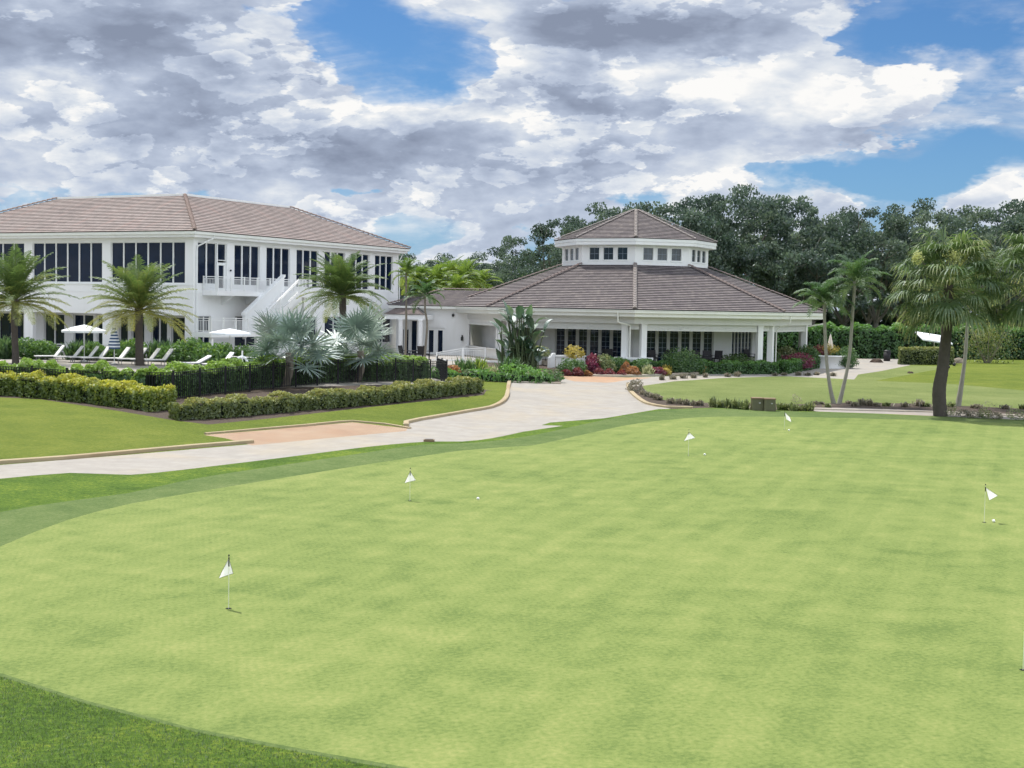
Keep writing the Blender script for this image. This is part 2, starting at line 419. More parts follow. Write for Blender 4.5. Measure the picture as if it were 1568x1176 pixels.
M['barks'] = mat_plain('pale_smooth_bark', lin(152, 150, 136), .85, .2, 3, .5, bscale=12)
M['barkt'] = mat_plain('tree_bark', lin(108, 104, 96), .9, .3, 2, .6, bscale=10)
M['mulch'] = mat_plain('bark_mulch', lin(74, 62, 52), .95, .45, 9, 1., bscale=40)
def mat_pavers():
    m, g, b = new_mat('salmon_pavers')
    pos = g.node('ShaderNodeNewGeometry').outputs['Position']
    br = g.node('ShaderNodeTexBrick'); g.put(br.inputs['Vector'], pos)
    br.inputs['Scale'].default_value = 1; br.inputs['Brick Width'].default_value = .24; br.inputs['Row Height'].default_value = .13
    br.inputs['Mortar Size'].default_value = .012
    br.inputs['Color1'].default_value = (*lin(208, 170, 138), 1); br.inputs['Color2'].default_value = (*lin(192, 158, 132), 1); br.inputs['Mortar'].default_value = (*lin(160, 128, 100), 1)
    c = g.mix(g.mr(g.noise(pos, .5, 4), .35, .7, 0, .5), br.outputs[0], lin(214, 194, 166))
    c = g.vm('SCALE', c, sc=.60)
    g.put(b.inputs['Base Color'], c); b.inputs['Roughness'].default_value = .9
    return m
M['pavers'] = mat_pavers()
M['green'] = mat_grass('green_turf', (.112, .165, .042), (.184, .238, .066), (.276, .300, .102), fine=11, bump=.5, mow=.35, dots=1.1, big=.09, mid=.8, dist=.015, fa=.62)
M['collar'] = mat_grass('collar_turf', (.060, .105, .028), (.105, .155, .045), (.165, .205, .075), fine=9, fa=.6, bump=.6, big=.2, mid=1.2)
M['rough'] = mat_grass('rough_turf', (.045, .095, .012), (.095, .170, .022), (.22, .28, .035), fine=8, fa=.7, bump=1., big=.3, mid=.9, dist=.04)
M['lawn'] = mat_grass('lawn_turf', (.075, .115, .015), (.125, .165, .022), (.20, .225, .04), fine=7, fa=.5, bump=.8, big=.12, mid=.5, dist=.04)
M['lawn2'] = mat_grass('loop_lawn_turf', (.110, .150, .042), (.155, .195, .060), (.23, .255, .095), fine=7, fa=.5, bump=.7, big=.12, mid=.4, dist=.04)
M['groundcover'] = mat_plain('groundcover_soil', (.035, .05, .02), .95, .5, 3)
def leafm(name, a, b_, c, **k): M[name] = mat_leaf(name, [(0, a), (.5, b_), (1, c)], **k)
leafm('oak', (0.028, 0.054, 0.036), (0.068, 0.11, 0.066), (0.165, 0.215, 0.125), trans=.38, posscale=.25)  # bluish shift in the leaf colour stands in for distance haze
leafm('oakfar', (0.033, 0.068, 0.036), (0.068, 0.123, 0.051), (0.150, 0.217, 0.090), trans=.3, posscale=.25)
leafm('brightpalm', (0.050, 0.100, 0.012), (0.140, 0.220, 0.030), (0.340, 0.380, 0.060), trans=.45)
leafm('hedge', (0.035, 0.093, 0.016), (0.088, 0.192, 0.029), (0.256, 0.384, 0.056), trans=.35, posscale=1.2)
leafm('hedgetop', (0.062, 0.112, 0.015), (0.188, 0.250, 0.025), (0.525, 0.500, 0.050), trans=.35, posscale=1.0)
leafm('hedgeolive', (0.062, 0.093, 0.019), (0.155, 0.194, 0.039), (0.403, 0.388, 0.109), trans=.35, posscale=1.5)
leafm('hedgedeep', (0.027, 0.082, 0.017), (0.068, 0.170, 0.027), (0.170, 0.340, 0.051), trans=.35, posscale=.7)
leafm('date', (0.04, 0.085, 0.02), (0.11, 0.17, 0.035), (0.3, 0.29, 0.06), trans=.4, posscale=.5)
leafm('bismarck', (0.06, 0.105, 0.07), (0.14, 0.21, 0.15), (0.36, 0.42, 0.31), trans=.25, gloss=.2, posscale=.8)
leafm('sabal', (0.045, 0.09, 0.022), (0.115, 0.18, 0.05), (0.4, 0.4, 0.15), trans=.4, gloss=.07, posscale=.5)
leafm('slim', (0.03, 0.075, 0.022), (0.065, 0.135, 0.035), (0.18, 0.25, 0.07), trans=.4, posscale=.6)
leafm('banana', (0.026, 0.078, 0.023), (0.072, 0.150, 0.046), (0.416, 0.494, 0.260), trans=.35, gloss=.2)
leafm('red', (0.048, 0.019, 0.015), (0.190, 0.028, 0.038), (0.399, 0.133, 0.076), trans=.35, posscale=2)
leafm('magenta', (0.054, 0.009, 0.023), (0.198, 0.018, 0.063), (0.324, 0.090, 0.090), trans=.35, posscale=2)
leafm('orange', (0.085, 0.043, 0.017), (0.340, 0.153, 0.051), (0.561, 0.306, 0.102), trans=.35, posscale=2)
leafm('yellow', (.12, .12, .02), (.42, .34, .05), (.66, .52, .12), trans=.35, posscale=2)
leafm('blossom', (.05, .11, .03), (.14, .20, .07), (.75, .75, .60), trans=.35, posscale=3)
leafm('shrub', (0.029, 0.080, 0.019), (0.072, 0.152, 0.032), (0.160, 0.256, 0.056), trans=.3, posscale=2)
leafm('greytuft', (0.095, 0.095, 0.061), (0.230, 0.209, 0.142), (0.459, 0.378, 0.297), trans=.3, posscale=2)
leafm('olivetuft', (0.065, 0.098, 0.026), (0.169, 0.208, 0.065), (0.390, 0.390, 0.182), trans=.3, posscale=2)
leafm('striped', (.10, .14, .05), (.36, .38, .18), (.68, .66, .42), trans=.3, posscale=2)
leafm('flower', (0.36, 0.38, 0.1), (0.48, 0.5, 0.17), (0.58, 0.6, 0.26), trans=.3)
M['core'] = mat_plain('hedge_inner_twigs', (.012, .022, .008), 1, .4, 3)

# ------------------------------------------------------------------ mesh helpers
class MB:
    def __init__(s): s.v = []; s.f = []; s.uv = {}; s.sm = set()
    def add(s, vs, fs, smooth=False):
        o = len(s.v); s.v += [tuple(map(float, v)) for v in vs]
        for f in fs:
            if smooth: s.sm.add(len(s.f))
            s.f.append(tuple(i + o for i in f))
    def quad(s, a, b, c, d, uv=None):
        if uv: s.uv[len(s.f)] = uv
        s.add((a, b, c, d), ((0, 1, 2, 3),))
    def box(s, x0, x1, y0, y1, z0, z1, F=None):
        P = [(x0, y0, z0), (x1, y0, z0), (x1, y1, z0), (x0, y1, z0), (x0, y0, z1), (x1, y0, z1), (x1, y1, z1), (x0, y1, z1)]
        if F: P = [F(*p) for p in P]
        s.add(P, ((0, 3, 2, 1), (4, 5, 6, 7), (0, 1, 5, 4), (1, 2, 6, 5), (2, 3, 7, 6), (3, 0, 4, 7)))
    def tube(s, pts, rad, n=8, caps=True, smooth=True):
        pts = [Vector(p) for p in pts]
        if not hasattr(rad, '__len__'): rad = [rad] * len(pts)
        rings = []; prev = None
        for i, p in enumerate(pts):
            d = (pts[min(i + 1, len(pts) - 1)] - pts[max(i - 1, 0)]).normalized()
            if prev is None: a = d.orthogonal().normalized()
            else: a = (prev - d * prev.dot(d)).normalized()
            prev = a; b = d.cross(a)
            rings.append([p + (a * math.cos(2 * PI * k / n) + b * math.sin(2 * PI * k / n)) * rad[i] for k in range(n)])
        vs = [v for r in rings for v in r]; fs = []
        for i in range(len(pts) - 1):
            for k in range(n):
                k2 = (k + 1) % n; fs.append((i * n + k, i * n + k2, (i + 1) * n + k2, (i + 1) * n + k))
        s.add(vs, fs, smooth)
        if caps: s.add(rings[0], (tuple(range(n))[::-1],)); s.add(rings[-1], (tuple(range(n)),))
    def lathe(s, prof, n=12, c=(0, 0, 0), smooth=True):
        vs = []; fs = []
        for r, z in prof: vs += [(c[0] + r * math.cos(2 * PI * k / n), c[1] + r * math.sin(2 * PI * k / n), c[2] + z) for k in range(n)]
        for i in range(len(prof) - 1):
            for k in range(n):
                k2 = (k + 1) % n; fs.append((i * n + k, i * n + k2, (i + 1) * n + k2, (i + 1) * n + k))
        s.add(vs, fs, smooth)
    def prism(s, poly, z0, z1):
        n = len(poly)
        vs = [(p[0], p[1], z0) for p in poly] + [(p[0], p[1], z1) for p in poly]
        s.add(vs, [tuple(range(n))[::-1], tuple(range(n, 2 * n))] + [(i, (i + 1) % n, (i + 1) % n + n, i + n) for i in range(n)])
    def build(s, name, mat, parent=None, dz=0., recalc=True, loc=None, bevel=0):
        me = bpy.data.meshes.new(name)
        vs = [(x, y, z + dz) for x, y, z in s.v] if dz else s.v
        me.from_pydata(vs, [], s.f)
        if s.uv:
            ul = me.uv_layers.new(name='UVMap')
            for fi, uv in s.uv.items():
                for li, q in zip(me.polygons[fi].loop_indices, uv): ul.data[li].uv = q
        if s.sm: me.polygons.foreach_set('use_smooth', [i in s.sm for i in range(len(me.polygons))])
        if recalc and not s.uv:
            bm = bmesh.new(); bm.from_mesh(me); bmesh.ops.recalc_face_normals(bm, faces=bm.faces); bm.to_mesh(me); bm.free()
        me.materials.append(M[mat] if isinstance(mat, str) else mat)
        o = bpy.data.objects.new(name, me); COL.objects.link(o)
        if parent: o.parent = parent
        if loc is not None: o.location = loc
        if bevel:
            b = o.modifiers.new('bevel', 'BEVEL'); b.width = bevel; b.segments = 2; b.limit_method = 'ANGLE'
        return o

def thing(name, label, cat, loc=(0, 0, 0), rotz=0, group=None):
    o = bpy.data.objects.new(name, None); COL.objects.link(o)
    o.empty_display_size = .3
    o.location = loc; o.rotation_euler = (0, 0, rotz); tag(o, label, cat, group)
    return o
def tag(o, label, cat, group=None):
    o['label'] = label; o['category'] = cat
    if group: o['group'] = group
    return o
def dup(root, loc, rotz=0., label=None, group=None, scale=1., name=None):
    r = root.copy(); COL.objects.link(r); r.location = loc; r.rotation_euler = (0, 0, rotz)
    r.scale = (scale,) * 3 if not hasattr(scale, '__len__') else scale
    if label: r['label'] = label
    if group: r['group'] = group
    for ch in list(root.children):
        c = ch.copy(); COL.objects.link(c); c.parent = r
        for gch in list(ch.children):
            d = gch.copy(); COL.objects.link(d); d.parent = c
    return r

def quadmesh(name, Q, V, mat, parent=None, loc=None):
    """Q (N,4,3) array of leaf quads, V (N,) per-leaf value"""
    Q = np.asarray(Q, dtype=np.float32); n = len(Q)
    me = bpy.data.meshes.new(name)
    me.vertices.add(n * 4); me.vertices.foreach_set('co', Q.reshape(-1))
    me.loops.add(n * 4); me.loops.foreach_set('vertex_index', np.arange(n * 4, dtype=np.int32))
    me.polygons.add(n); me.polygons.foreach_set('loop_start', np.arange(0, n * 4, 4, dtype=np.int32))
    me.update(calc_edges=True)
    a = me.attributes.new('v', 'FLOAT', 'FACE'); a.data.foreach_set('value', np.asarray(V, dtype=np.float32))
    me.materials.append(M[mat])
    o = bpy.data.objects.new(name, me); COL.objects.link(o)
    if parent: o.parent = parent
    if loc is not None: o.location = loc
    return o

def leaf_quads(C, size, aspect=.5, up=0., norm=None):
    """random leaf-shaped quads (diamonds) centred at C"""
    n = len(C)
    a = rng.normal(size=(n, 3)); a[:, 2] *= .7
    if norm is not None: a = a * .9 + norm * up
    a /= np.linalg.norm(a, axis=1)[:, None]           # leaf normal
    t = rng.normal(size=(n, 3)); t -= a * (t * a).sum(1)[:, None]; t /= np.linalg.norm(t, axis=1)[:, None]
    b = np.cross(a, t)
    s = (size * rng.uniform(.6, 1.3, n))[:, None] if not hasattr(size, '__len__') else size[:, None]
    return np.stack([C - t * s * .5, C + b * s * aspect * .5 + a * s * .06, C + t * s * .5, C - b * s * aspect * .5 + a * s * .06], 1)

# ------------------------------------------------------------------ terrain
AN = [at_z(x, y, z) for x, y, z in [
    (0, 735, 0), (0, 900, 0), (0, 1100, 0), (400, 690, 0), (800, 655, 0), (1100, 628, .02), (1300, 634, .02), (1568, 645, .02), (784, 800, 0), (784, 1176, 0), (1568, 800, 0), (1568, 1176, 0), (400, 900, 0), (1200, 900, 0), (1200, 720, 0), (200, 800, 0),
    (0, 706, .05), (200, 690, .06), (380, 676, .06), (620, 655, .08), (700, 632, .14), (775, 602, .3), (860, 586, .42), (640, 642, .12),
    (0, 608, .80), (130, 612, .62), (262, 633, .48), (300, 643, .46), (500, 627, .62), (735, 602, .72), (0, 660, .42), (200, 655, .3),
    (870, 577, .45), (960, 577, .45), (1150, 567, .5), (1290, 562, .62), (985, 600, .22), (1030, 622, .05), (1200, 617, .06), (1300, 598, .2), (1500, 612, .10), (1568, 600, .2), (1568, 562, 1.1), (1440, 560, .85), (1350, 570, .6), (1380, 552, .75), (1500, 556, 1.0)]]
AN += [np.array(p, float) for p in [(-18, 67, .72), (-10, 71, .9), (-4.5, 77.5, 1.1), (-30, 66, .95), (-45, 66, 1.0), (-30, 75, 1.1), (-15, 80, 1.15), (-40, 95, 1.15), (-24, 95, 1.15), (-12, 95, 1.15), (-24, 106, 1.15), (-10, 115, 1.15), (-6, 130, 1.15), (-50, 110, 1.15), (-60, 130, 1.15), (-30, 130, 1.15), (-3, 100, 1.0), (0, 112, 1.0), (11, 126, .8), (25, 126, .75), (11, 145, .9), (40, 145, .9), (60, 145, 1.2), (0, 170, 1.), (60, 180, 1.), (-60, 180, 1.), (120, 180, 1.), (-120, 180, 1.),
     (0, -30, 0), (60, -30, 0), (-60, -30, 0), (150, 60, .3), (-150, 60, .6), (300, 400, 1), (-300, 400, 1), (0, 400, 1), (300, -200, 0), (-300, -200, 0)]]
AN = np.array(AN)
def _rbf():
    X = AN[:, :2]; n = len(X)
    D = np.linalg.norm(X[:, None] - X[None], axis=2) + np.eye(n) * 0
    A = np.zeros((n + 3, n + 3)); A[:n, :n] = -D + np.eye(n) * .8
    A[:n, n] = 1; A[:n, n + 1:] = X / 100; A[n, :n] = 1; A[n + 1:, :n] = X.T / 100
    return np.linalg.solve(A, np.append(AN[:, 2], [0, 0, 0]))
WT = _rbf()
def T(x, y):
    x = np.asarray(x, float); y = np.asarray(y, float); sh = x.shape
    p = np.stack([x.ravel(), y.ravel()], 1); out = []
    for i in range(0, len(p), 4000):
        q = p[i:i + 4000]
        D = np.sqrt(((q[:, None] - AN[None, :, :2]) ** 2).sum(2) + 4.)
        out.append(-D @ WT[:-3] + WT[-3] + q / 100 @ WT[-2:])
    return np.concatenate(out).reshape(sh)
def Tz(x, y): return float(T(np.array([x]), np.array([y]))[0])
def gnd(px, py):
    """where the line of sight through a photo point meets the terrain"""
    z = .3
    for _ in range(14):
        P = at_z(px, py, z); z = .5 * z + .5 * min(3.5, Tz(P[0], P[1]))
    P[2] = Tz(P[0], P[1]); return P

def catmull(P, closed=True, step=1.2):
    P = [np.array(p[:2], float) for p in P]; n = len(P); out = []
    rngi = range(n) if closed else range(n - 1)
    for i in rngi:
        if closed: p0, p1, p2, p3 = P[i - 1], P[i], P[(i + 1) % n], P[(i + 2) % n]
        else: p0, p1, p2, p3 = P[max(i - 1, 0)], P[i], P[i + 1], P[min(i + 2, n - 1)]
        m = max(1, min(40, int(np.linalg.norm(p2 - p1) / step)))
        t1 = (p2 - p0) * .5; t2 = (p3 - p1) * .5; L = np.linalg.norm(p2 - p1)
        for t in (t1, t2):
            q = np.linalg.norm(t)
            if q > L: t *= L / q
        for k in range(m):
            t = k / m
            out.append((2*t**3-3*t**2+1)*p1 + (t**3-2*t**2+t)*t1 + (-2*t**3+3*t**2)*p2 + (t**3-t**2)*t2)
    if not closed: out.append(P[-1])
    return out
def G(*pts): return [gnd(x, y)[:2] for x, y in pts]

green_up = [(0, 837), (54, 814), (104, 796), (196, 772), (357, 744), (560, 711.5), (705, 690), (767, 685), (815, 682), (846, 676), (904, 663), (966, 650), (1042, 641), (1100, 638), (1217, 638.5), (1362, 642), (1568, 650)]
collar_up = [(0, 784), (107, 767), (196, 755), (268, 739), (339, 726), (560, 693), (646, 681), (725, 678), (801, 669), (842, 661), (887, 651), (935, 641), (1008, 629), (1100, 625.5), (1246, 631), (1362, 635), (1568, 644)]
rough_up = [(0, 733), (107, 724), (200, 727), (357, 710), (560, 684.5), (656, 676), (708, 676), (753, 671), (801, 661), (862, 652), (829, 651), (842, 647), (925, 640.5), (1008, 626.5), (1100, 624), (1246, 630), (1362, 634), (1568, 643)]
low = [(0, 1030), (130, 1072), (300, 1116), (480, 1150), (640, 1178), (800, 1210)]
green_poly = catmull(G(*green_up) + [np.array([30., 55.]), np.array([38., 42.]), np.array([38., 22.]), np.array([25., 10.]), np.array([8., 10.5])] + G(*reversed(low)) + G((-90, 985), (-130, 935), (-90, 880)))
collar_poly = catmull(G(*collar_up) + [np.array([31., 58.]), np.array([41., 44.]), np.array([41., 20.]), np.array([26., 7.]), np.array([6., 8.])] + G((800, 1216), (640, 1184), (480, 1156), (300, 1121), (130, 1077), (0, 1036), (-100, 1000), (-190, 935), (-170, 840)))
rough_poly = catmull(G(*rough_up[:9]), False, 1.) + G(*rough_up[9:]) + [np.array([60., 62.]), np.array([90., 40.]), np.array([90., -40.]), np.array([-60., -40.]), np.array([-60., 40.]), np.array([-28., 44.])]
road_poly = [np.array([-70., 38.]), np.array([-28., 47.4])] + G((0, 712), (200, 696), (386, 680), (500, 668), (622, 657), (617, 648), (663, 641), (715, 632), (763, 621), (776, 609), (779, 586), (858, 588), (862, 575), (960, 578), (1040, 575.5), (1150, 569), (1240, 566), (1280, 560), (1300, 549), (1420, 549), (1392, 559.5), (1350, 568), (1314, 573.5), (1308, 581), (1200, 576), (1103, 579), (1031, 584), (983, 591), (964, 592), (975, 608), (993, 619), (1023, 625), (1060, 626)) + G((1008, 650), (925, 665), (842, 690), (700, 710), (560, 730), (357, 760), (107, 790), (0, 800)) + [np.array([-30., 35.])]
apron_poly = G((312, 666), (400, 659), (540, 646.5), (624, 656), (622, 660), (500, 671), (386, 682), (368, 677), (345, 671))
rust_poly = catmull(G((862, 575), (960, 578), (1000, 578), (960, 582), (930, 586), (880, 584)))
path_poly = G((1242, 624), (1300, 624.5), (1440, 629), (1568, 635), (1760, 645), (1760, 662), (1568, 655), (1440, 645), (1245, 640))
bed_r_poly = G((964, 592), (983, 591), (990, 600), (1010, 611), (1040, 616), (1110, 617), (1240, 619), (1300, 616), (1400, 618), (1568, 626), (1760, 634), (1760, 645), (1568, 635), (1440, 629), (1300, 624.5), (1242, 624), (1242, 632), (1100, 628), (1030, 627), (1023, 625), (993, 619), (975, 608))
loop_poly = G((983, 591), (1031, 584), (1103, 579), (1200, 576), (1308, 581), (1314, 573.5), (1350, 568), (1392, 559.5), (1460, 561), (1400, 572), (1340, 583), (1460, 588), (1568, 598), (1900, 620), (1760, 634), (1568, 626), (1400, 618), (1300, 616), (1240, 619), (1110, 617), (1040, 616), (1010, 611), (990, 600))
mulch_l_poly = G((-60, 606), (60, 611), (180, 629), (262, 643), (320, 650), (420, 640), (560, 624), (740, 605), (745, 598)) + [np.array([-1.2, 84.]), np.array([-6., 80.]), np.array([-12., 74.6]), np.array([-18.5, 71.]), np.array([-60., 71.])]
bed_p_poly = G((690, 583), (745, 584), (779, 586), (858, 588), (862, 575), (960, 577.5), (1040, 575), (1150, 568.5), (1240, 565.5), (1280, 560)) + [np.array([36., 128.]), np.array([30., 112.]), np.array([10., 112.]), np.array([-1., 118.]), np.array([-5., 106.])]
deck_poly = [np.array(p, float) for p in [(-60, 71), (-30, 69.5), (-17.5, 69.5), (-11, 73), (-3, 80), (-4, 104), (-1, 118), (0, 132), (-60, 132)]]
REG = [('ground', 'lawn', [np.array(p, float) for p in [(-400, -150), (400, -150), (400, 500), (-400, 500)]]),
       ('pool_deck', 'deckc', deck_poly), ('planting_bed', 'mulch', bed_p_poly), ('hedge_bed', 'mulch', mulch_l_poly),
       ('driveway', 'road', road_poly), ('rust_stained_paving', 'rust', rust_poly), ('paver_apron', 'pavers', apron_poly), ('loop_lawn', 'lawn2', loop_poly), ('palm_bed', 'mulch', bed_r_poly),
       ('path', 'pathc', path_poly), ('rough', 'rough', rough_poly), ('collar', 'collar', collar_poly), ('putting_green', 'green', green_poly)]
def build_ground():
    pts = []; faces = []
    for nm, mt, poly in REG:
        A2 = sum(float(poly[i - 1][0]) * float(poly[i][1]) - float(poly[i][0]) * float(poly[i - 1][1]) for i in range(len(poly)))
        if A2 < 0: poly = poly[::-1]
        o = len(pts); pts += [Vector((float(p[0]), float(p[1]))) for p in poly]
        faces.append(list(range(o, o + len(poly))))
    def grid(x0, x1, y0, y1, st, keep):
        for X in np.arange(x0, x1, st):
            for Y in np.arange(y0, y1, st):
                if keep(X, Y): pts.append(Vector((float(X) + rnd.uniform(-.1, .1) * st, float(Y) + rnd.uniform(-.1, .1) * st)))
    inn = lambda X, Y: -60 < X < 60 and 5 < Y < 150
    grid(-50, 60, 8, 140, 2.0, lambda X, Y: True)
    grid(-400, 400, -150, 500, 16., lambda X, Y: not (-55 < X < 65 and 5 < Y < 145))
    V, E, Fc, ov, oe, of = delaunay_2d_cdt(pts, [], faces, 0, 1e-4, True)
    Z = T(np.array([v.x for v in V]), np.array([v.y for v in V]))
    by = {}
    for f, o in zip(Fc, of):
        if not o: continue
        by.setdefault(max(o), []).append(f)
    for k, fs in by.items():
        used = sorted({i for f in fs for i in f}); mp = {i: j for j, i in enumerate(used)}
        me = bpy.data.meshes.new(REG[k][0])
        me.from_pydata([(V[i].x, V[i].y, Z[i]) for i in used], [], [tuple(mp[i] for i in f) for f in fs])
        me.polygons.foreach_set('use_smooth', [True] * len(fs))
        bm = bmesh.new(); bm.from_mesh(me)
        for f in bm.faces:
            if f.normal.z < 0: f.normal_flip()
        bm.to_mesh(me); bm.free()
        me.materials.append(M[REG[k][1]])
        o = bpy.data.objects.new(REG[k][0], me); COL.objects.link(o); o['kind'] = 'structure'
build_ground()

def curb(pts, w=.22, h=.13, mat='curb', name='kerb'):
    """a real raised concrete kerb along a ground line"""
    P = catmull(G(*pts), False, .8); mb = MB(); n = len(P)
    rows = []
    for i, p in enumerate(P):
        d = P[min(i + 1, n - 1)] - P[max(i - 1, 0)]; d = d / np.linalg.norm(d); nn = np.array([-d[1], d[0]])
        z = Tz(*p); a = p + nn * w / 2; b = p - nn * w / 2
        rows.append([(a[0], a[1], z - .12), (a[0], a[1], z + h * .85), ((a * .8 + b * .2)[0], (a * .8 + b * .2)[1], z + h), ((a * .2 + b * .8)[0], (a * .2 + b * .8)[1], z + h), (b[0], b[1], z + h * .85), (b[0], b[1], z - .12)])
    vs = [q for r in rows for q in r]; fs = []
    for i in range(n - 1):
        for k in range(5): fs.append((i * 6 + k, i * 6 + k + 1, (i + 1) * 6 + k + 1, (i + 1) * 6 + k))
    fs += [(0, 1, 2, 3, 4, 5), tuple((n - 1) * 6 + k for k in (5, 4, 3, 2, 1, 0))]
    mb.add(vs, fs); o = mb.build(name, mat); o['kind'] = 'structure'; return o
curb([(-160, 722), (-60, 716), (0, 710), (100, 703), (200, 694), (300, 685), (386, 678)], .26)
curb([(314, 665), (400, 657.5), (470, 651.5), (540, 645.5), (590, 650), (628, 656.5)], .16, .07)
curb([(622, 653), (622, 648), (640, 644), (663, 640), (715, 631), (750, 625), (768, 617), (776, 608), (778, 596), (780, 585)], .24)
curb([(780, 585.5), (858, 587.5)], .2, .1, 'curbpale')
curb([(858, 573), (900, 576), (960, 577), (1040, 574), (1150, 568), (1235, 565), (1262, 559), (1290, 552)], .3, .16, 'curbpale')
curb([(962, 588), (964, 597), (974, 608), (992, 619), (1022, 624.5), (1060, 625.5)], .28, .12)
curb([(1244, 627), (1300, 628.5), (1440, 632), (1568, 638), (1700, 646)], .18, .08, 'curbpale')

# ------------------------------------------------------------------ building kit
def wall_holes(mb, F, s0, s1, z0, z1, holes, th=.25):
    """wall sheet of thickness th (outer face at d=0) with rectangular openings"""
    S = sorted({s0, s1, *[h[0] for h in holes], *[h[1] for h in holes]}); Zs = sorted({z0, z1, *[h[2] for h in holes], *[h[3] for h in holes]})
    S = [s for s in S if s0 <= s <= s1]; Zs = [z for z in Zs if z0 <= z <= z1]
    def solid(i, j):
        if i < 0 or j < 0 or i >= len(S) - 1 or j >= len(Zs) - 1: return False
        a = (S[i] + S[i + 1]) / 2; b = (Zs[j] + Zs[j + 1]) / 2
        return not any(h[0] < a < h[1] and h[2] < b < h[3] for h in holes)
    for i in range(len(S) - 1):
        for j in range(len(Zs) - 1):
            if not solid(i, j): continue
            a, b, c, d = S[i], S[i + 1], Zs[j], Zs[j + 1]
            mb.quad(F(a, 0, c), F(b, 0, c), F(b, 0, d), F(a, 0, d)); mb.quad(F(a, -th, c), F(b, -th, c), F(b, -th, d), F(a, -th, d))
            if not solid(i - 1, j): mb.quad(F(a, 0, c), F(a, -th, c), F(a, -th, d), F(a, 0, d))
            if not solid(i + 1, j): mb.quad(F(b, 0, c), F(b, -th, c), F(b, -th, d), F(b, 0, d))
            if not solid(i, j - 1): mb.quad(F(a, 0, c), F(b, 0, c), F(b, -th, c), F(a, -th, c))
            if not solid(i, j + 1): mb.quad(F(a, 0, d), F(b, 0, d), F(b, -th, d), F(a, -th, d))

def window(parent, dz, F, s0, s1, z0, z1, n=1, rows=1, depth=.16, fw=.06, mw=.09, glass='glass', frame='white2', name='window', mun=None, munc=2, munr=6, sill=True):
    g = MB(); g.box(s0 + .01, s1 - .01, -depth - .03, -depth, z0 + .01, z1 - .01, F)
    go = g.build(name, glass, parent, dz)
    f = MB(); d0, d1 = -depth - .035, -depth + .07
    f.box(s0 + .002, s0 + fw, d0, d1, z0 + .002, z1 - .002, F); f.box(s1 - fw, s1 - .002, d0, d1, z0 + .002, z1 - .002, F)
    f.box(s0 + fw, s1 - fw, d0, d1, z1 - fw, z1 - .002, F); f.box(s0 + fw, s1 - fw, d0, d1, z0 + .002, z0 + fw, F)
    for k in range(1, n):
        c = s0 + (s1 - s0) * k / n; f.box(c - mw / 2, c + mw / 2, d0 + .01, d1 - .004, z0 + fw, z1 - fw, F)
    for k in range(1, rows):
        c = z0 + (z1 - z0) * k / rows; f.box(s0 + fw, s1 - fw, d0 + .01, d1 - .012, c - mw / 2, c + mw / 2, F)
    f.build('window_frame', frame, go)
    if mun:
        m = MB(); w = (s1 - s0) / n
        for k in range(n):
            a = s0 + w * k + (fw if k == 0 else mw / 2); b = s0 + w * (k + 1) - (fw if k == n - 1 else mw / 2)
            for c in range(1, munc): q = a + (b - a) * c / munc; m.box(q - .018, q + .018, -depth - .02, -depth + .015, z0 + fw, z1 - fw, F)
            for r in range(1, munr): q = z0 + (z1 - z0) * r / munr; m.box(a, b, -depth - .02, -depth + .012, q - .018, q + .018, F)
        m.build('glazing_bars', mun, go)
    return go
# window frame children carry world-z vertices too, so shift them with the glass
_old_build = MB.build
def fix_children(go, dz):
    for c in go.children:
        if not c.get('_s'):
            c.data.transform(Matrix.Translation((0, 0, dz))); c['_s'] = 1
            del c['_s']
def win(parent, dz, *a, **k):
    go = window(parent, dz, *a, **k); fix_children(go, dz); return go

def roof_plane(mb, A, B, C, D, n, h=.045, uo=0):
    h = h * 1.45
    """courses of tile from the eave A-B up to the ridge D-C"""
    A, B, C, D = map(Vector, (A, B, C, D)); e = (B - A).normalized()
    up = ((C + D) / 2 - (A + B) / 2); nn = e.cross(up).normalized()
    if nn.z < 0: nn = -nn
    for k in range(n):
        t0, t1 = k / n, (k + 1) / n
        L0, L1 = A.lerp(D, t0), A.lerp(D, t1 + .15 / n); R0, R1 = B.lerp(C, t0), B.lerp(C, t1 + .15 / n)
        u = [(p - A).dot(e) + uo for p in (L0, R0, R1, L1)]
        a, b, c, d = L0 + nn * h, R0 + nn * h, R1 + nn * .002, L1 + nn * .002
        if (c - d).length < .02: c = d + e * .01
        mb.quad(a, b, c, d, ((u[0], k + .01), (u[1], k + .01), (u[2], k + .97), (u[3], k + .97)))
        mb.quad(L0 - nn * .01, R0 - nn * .01, b, a, ((u[0], k + .8), (u[1], k + .8), (u[1], k + .9), (u[0], k + .9)))

def hip_caps(mb, A, B, r=.15, seg=.42, lift=.10):
    A, B = Vector(A), Vector(B); L = (B - A).length; n = max(1, int(L / seg)); d = (B - A) / n
    x = d.normalized().cross(Vector((0, 0, 1))).normalized(); up = x.cross(d.normalized())
    if up.z < 0: up = -up
    for i in range(n):
        p, q = A + d * i + up * (lift + .02), A + d * (i + 1.1) + up * (lift - .01)
        r0 = [p + x * r * math.cos(t) + up * r * .75 * math.sin(t) for t in np.linspace(0, PI, 6)]
        r1 = [q + x * r * .85 * math.cos(t) + up * r * .6 * math.sin(t) for t in np.linspace(0, PI, 6)]
        mb.add(r0 + r1, [(k, k + 1, k + 7, k + 6) for k in range(5)] + [(0, 1, 2, 3, 4, 5)])

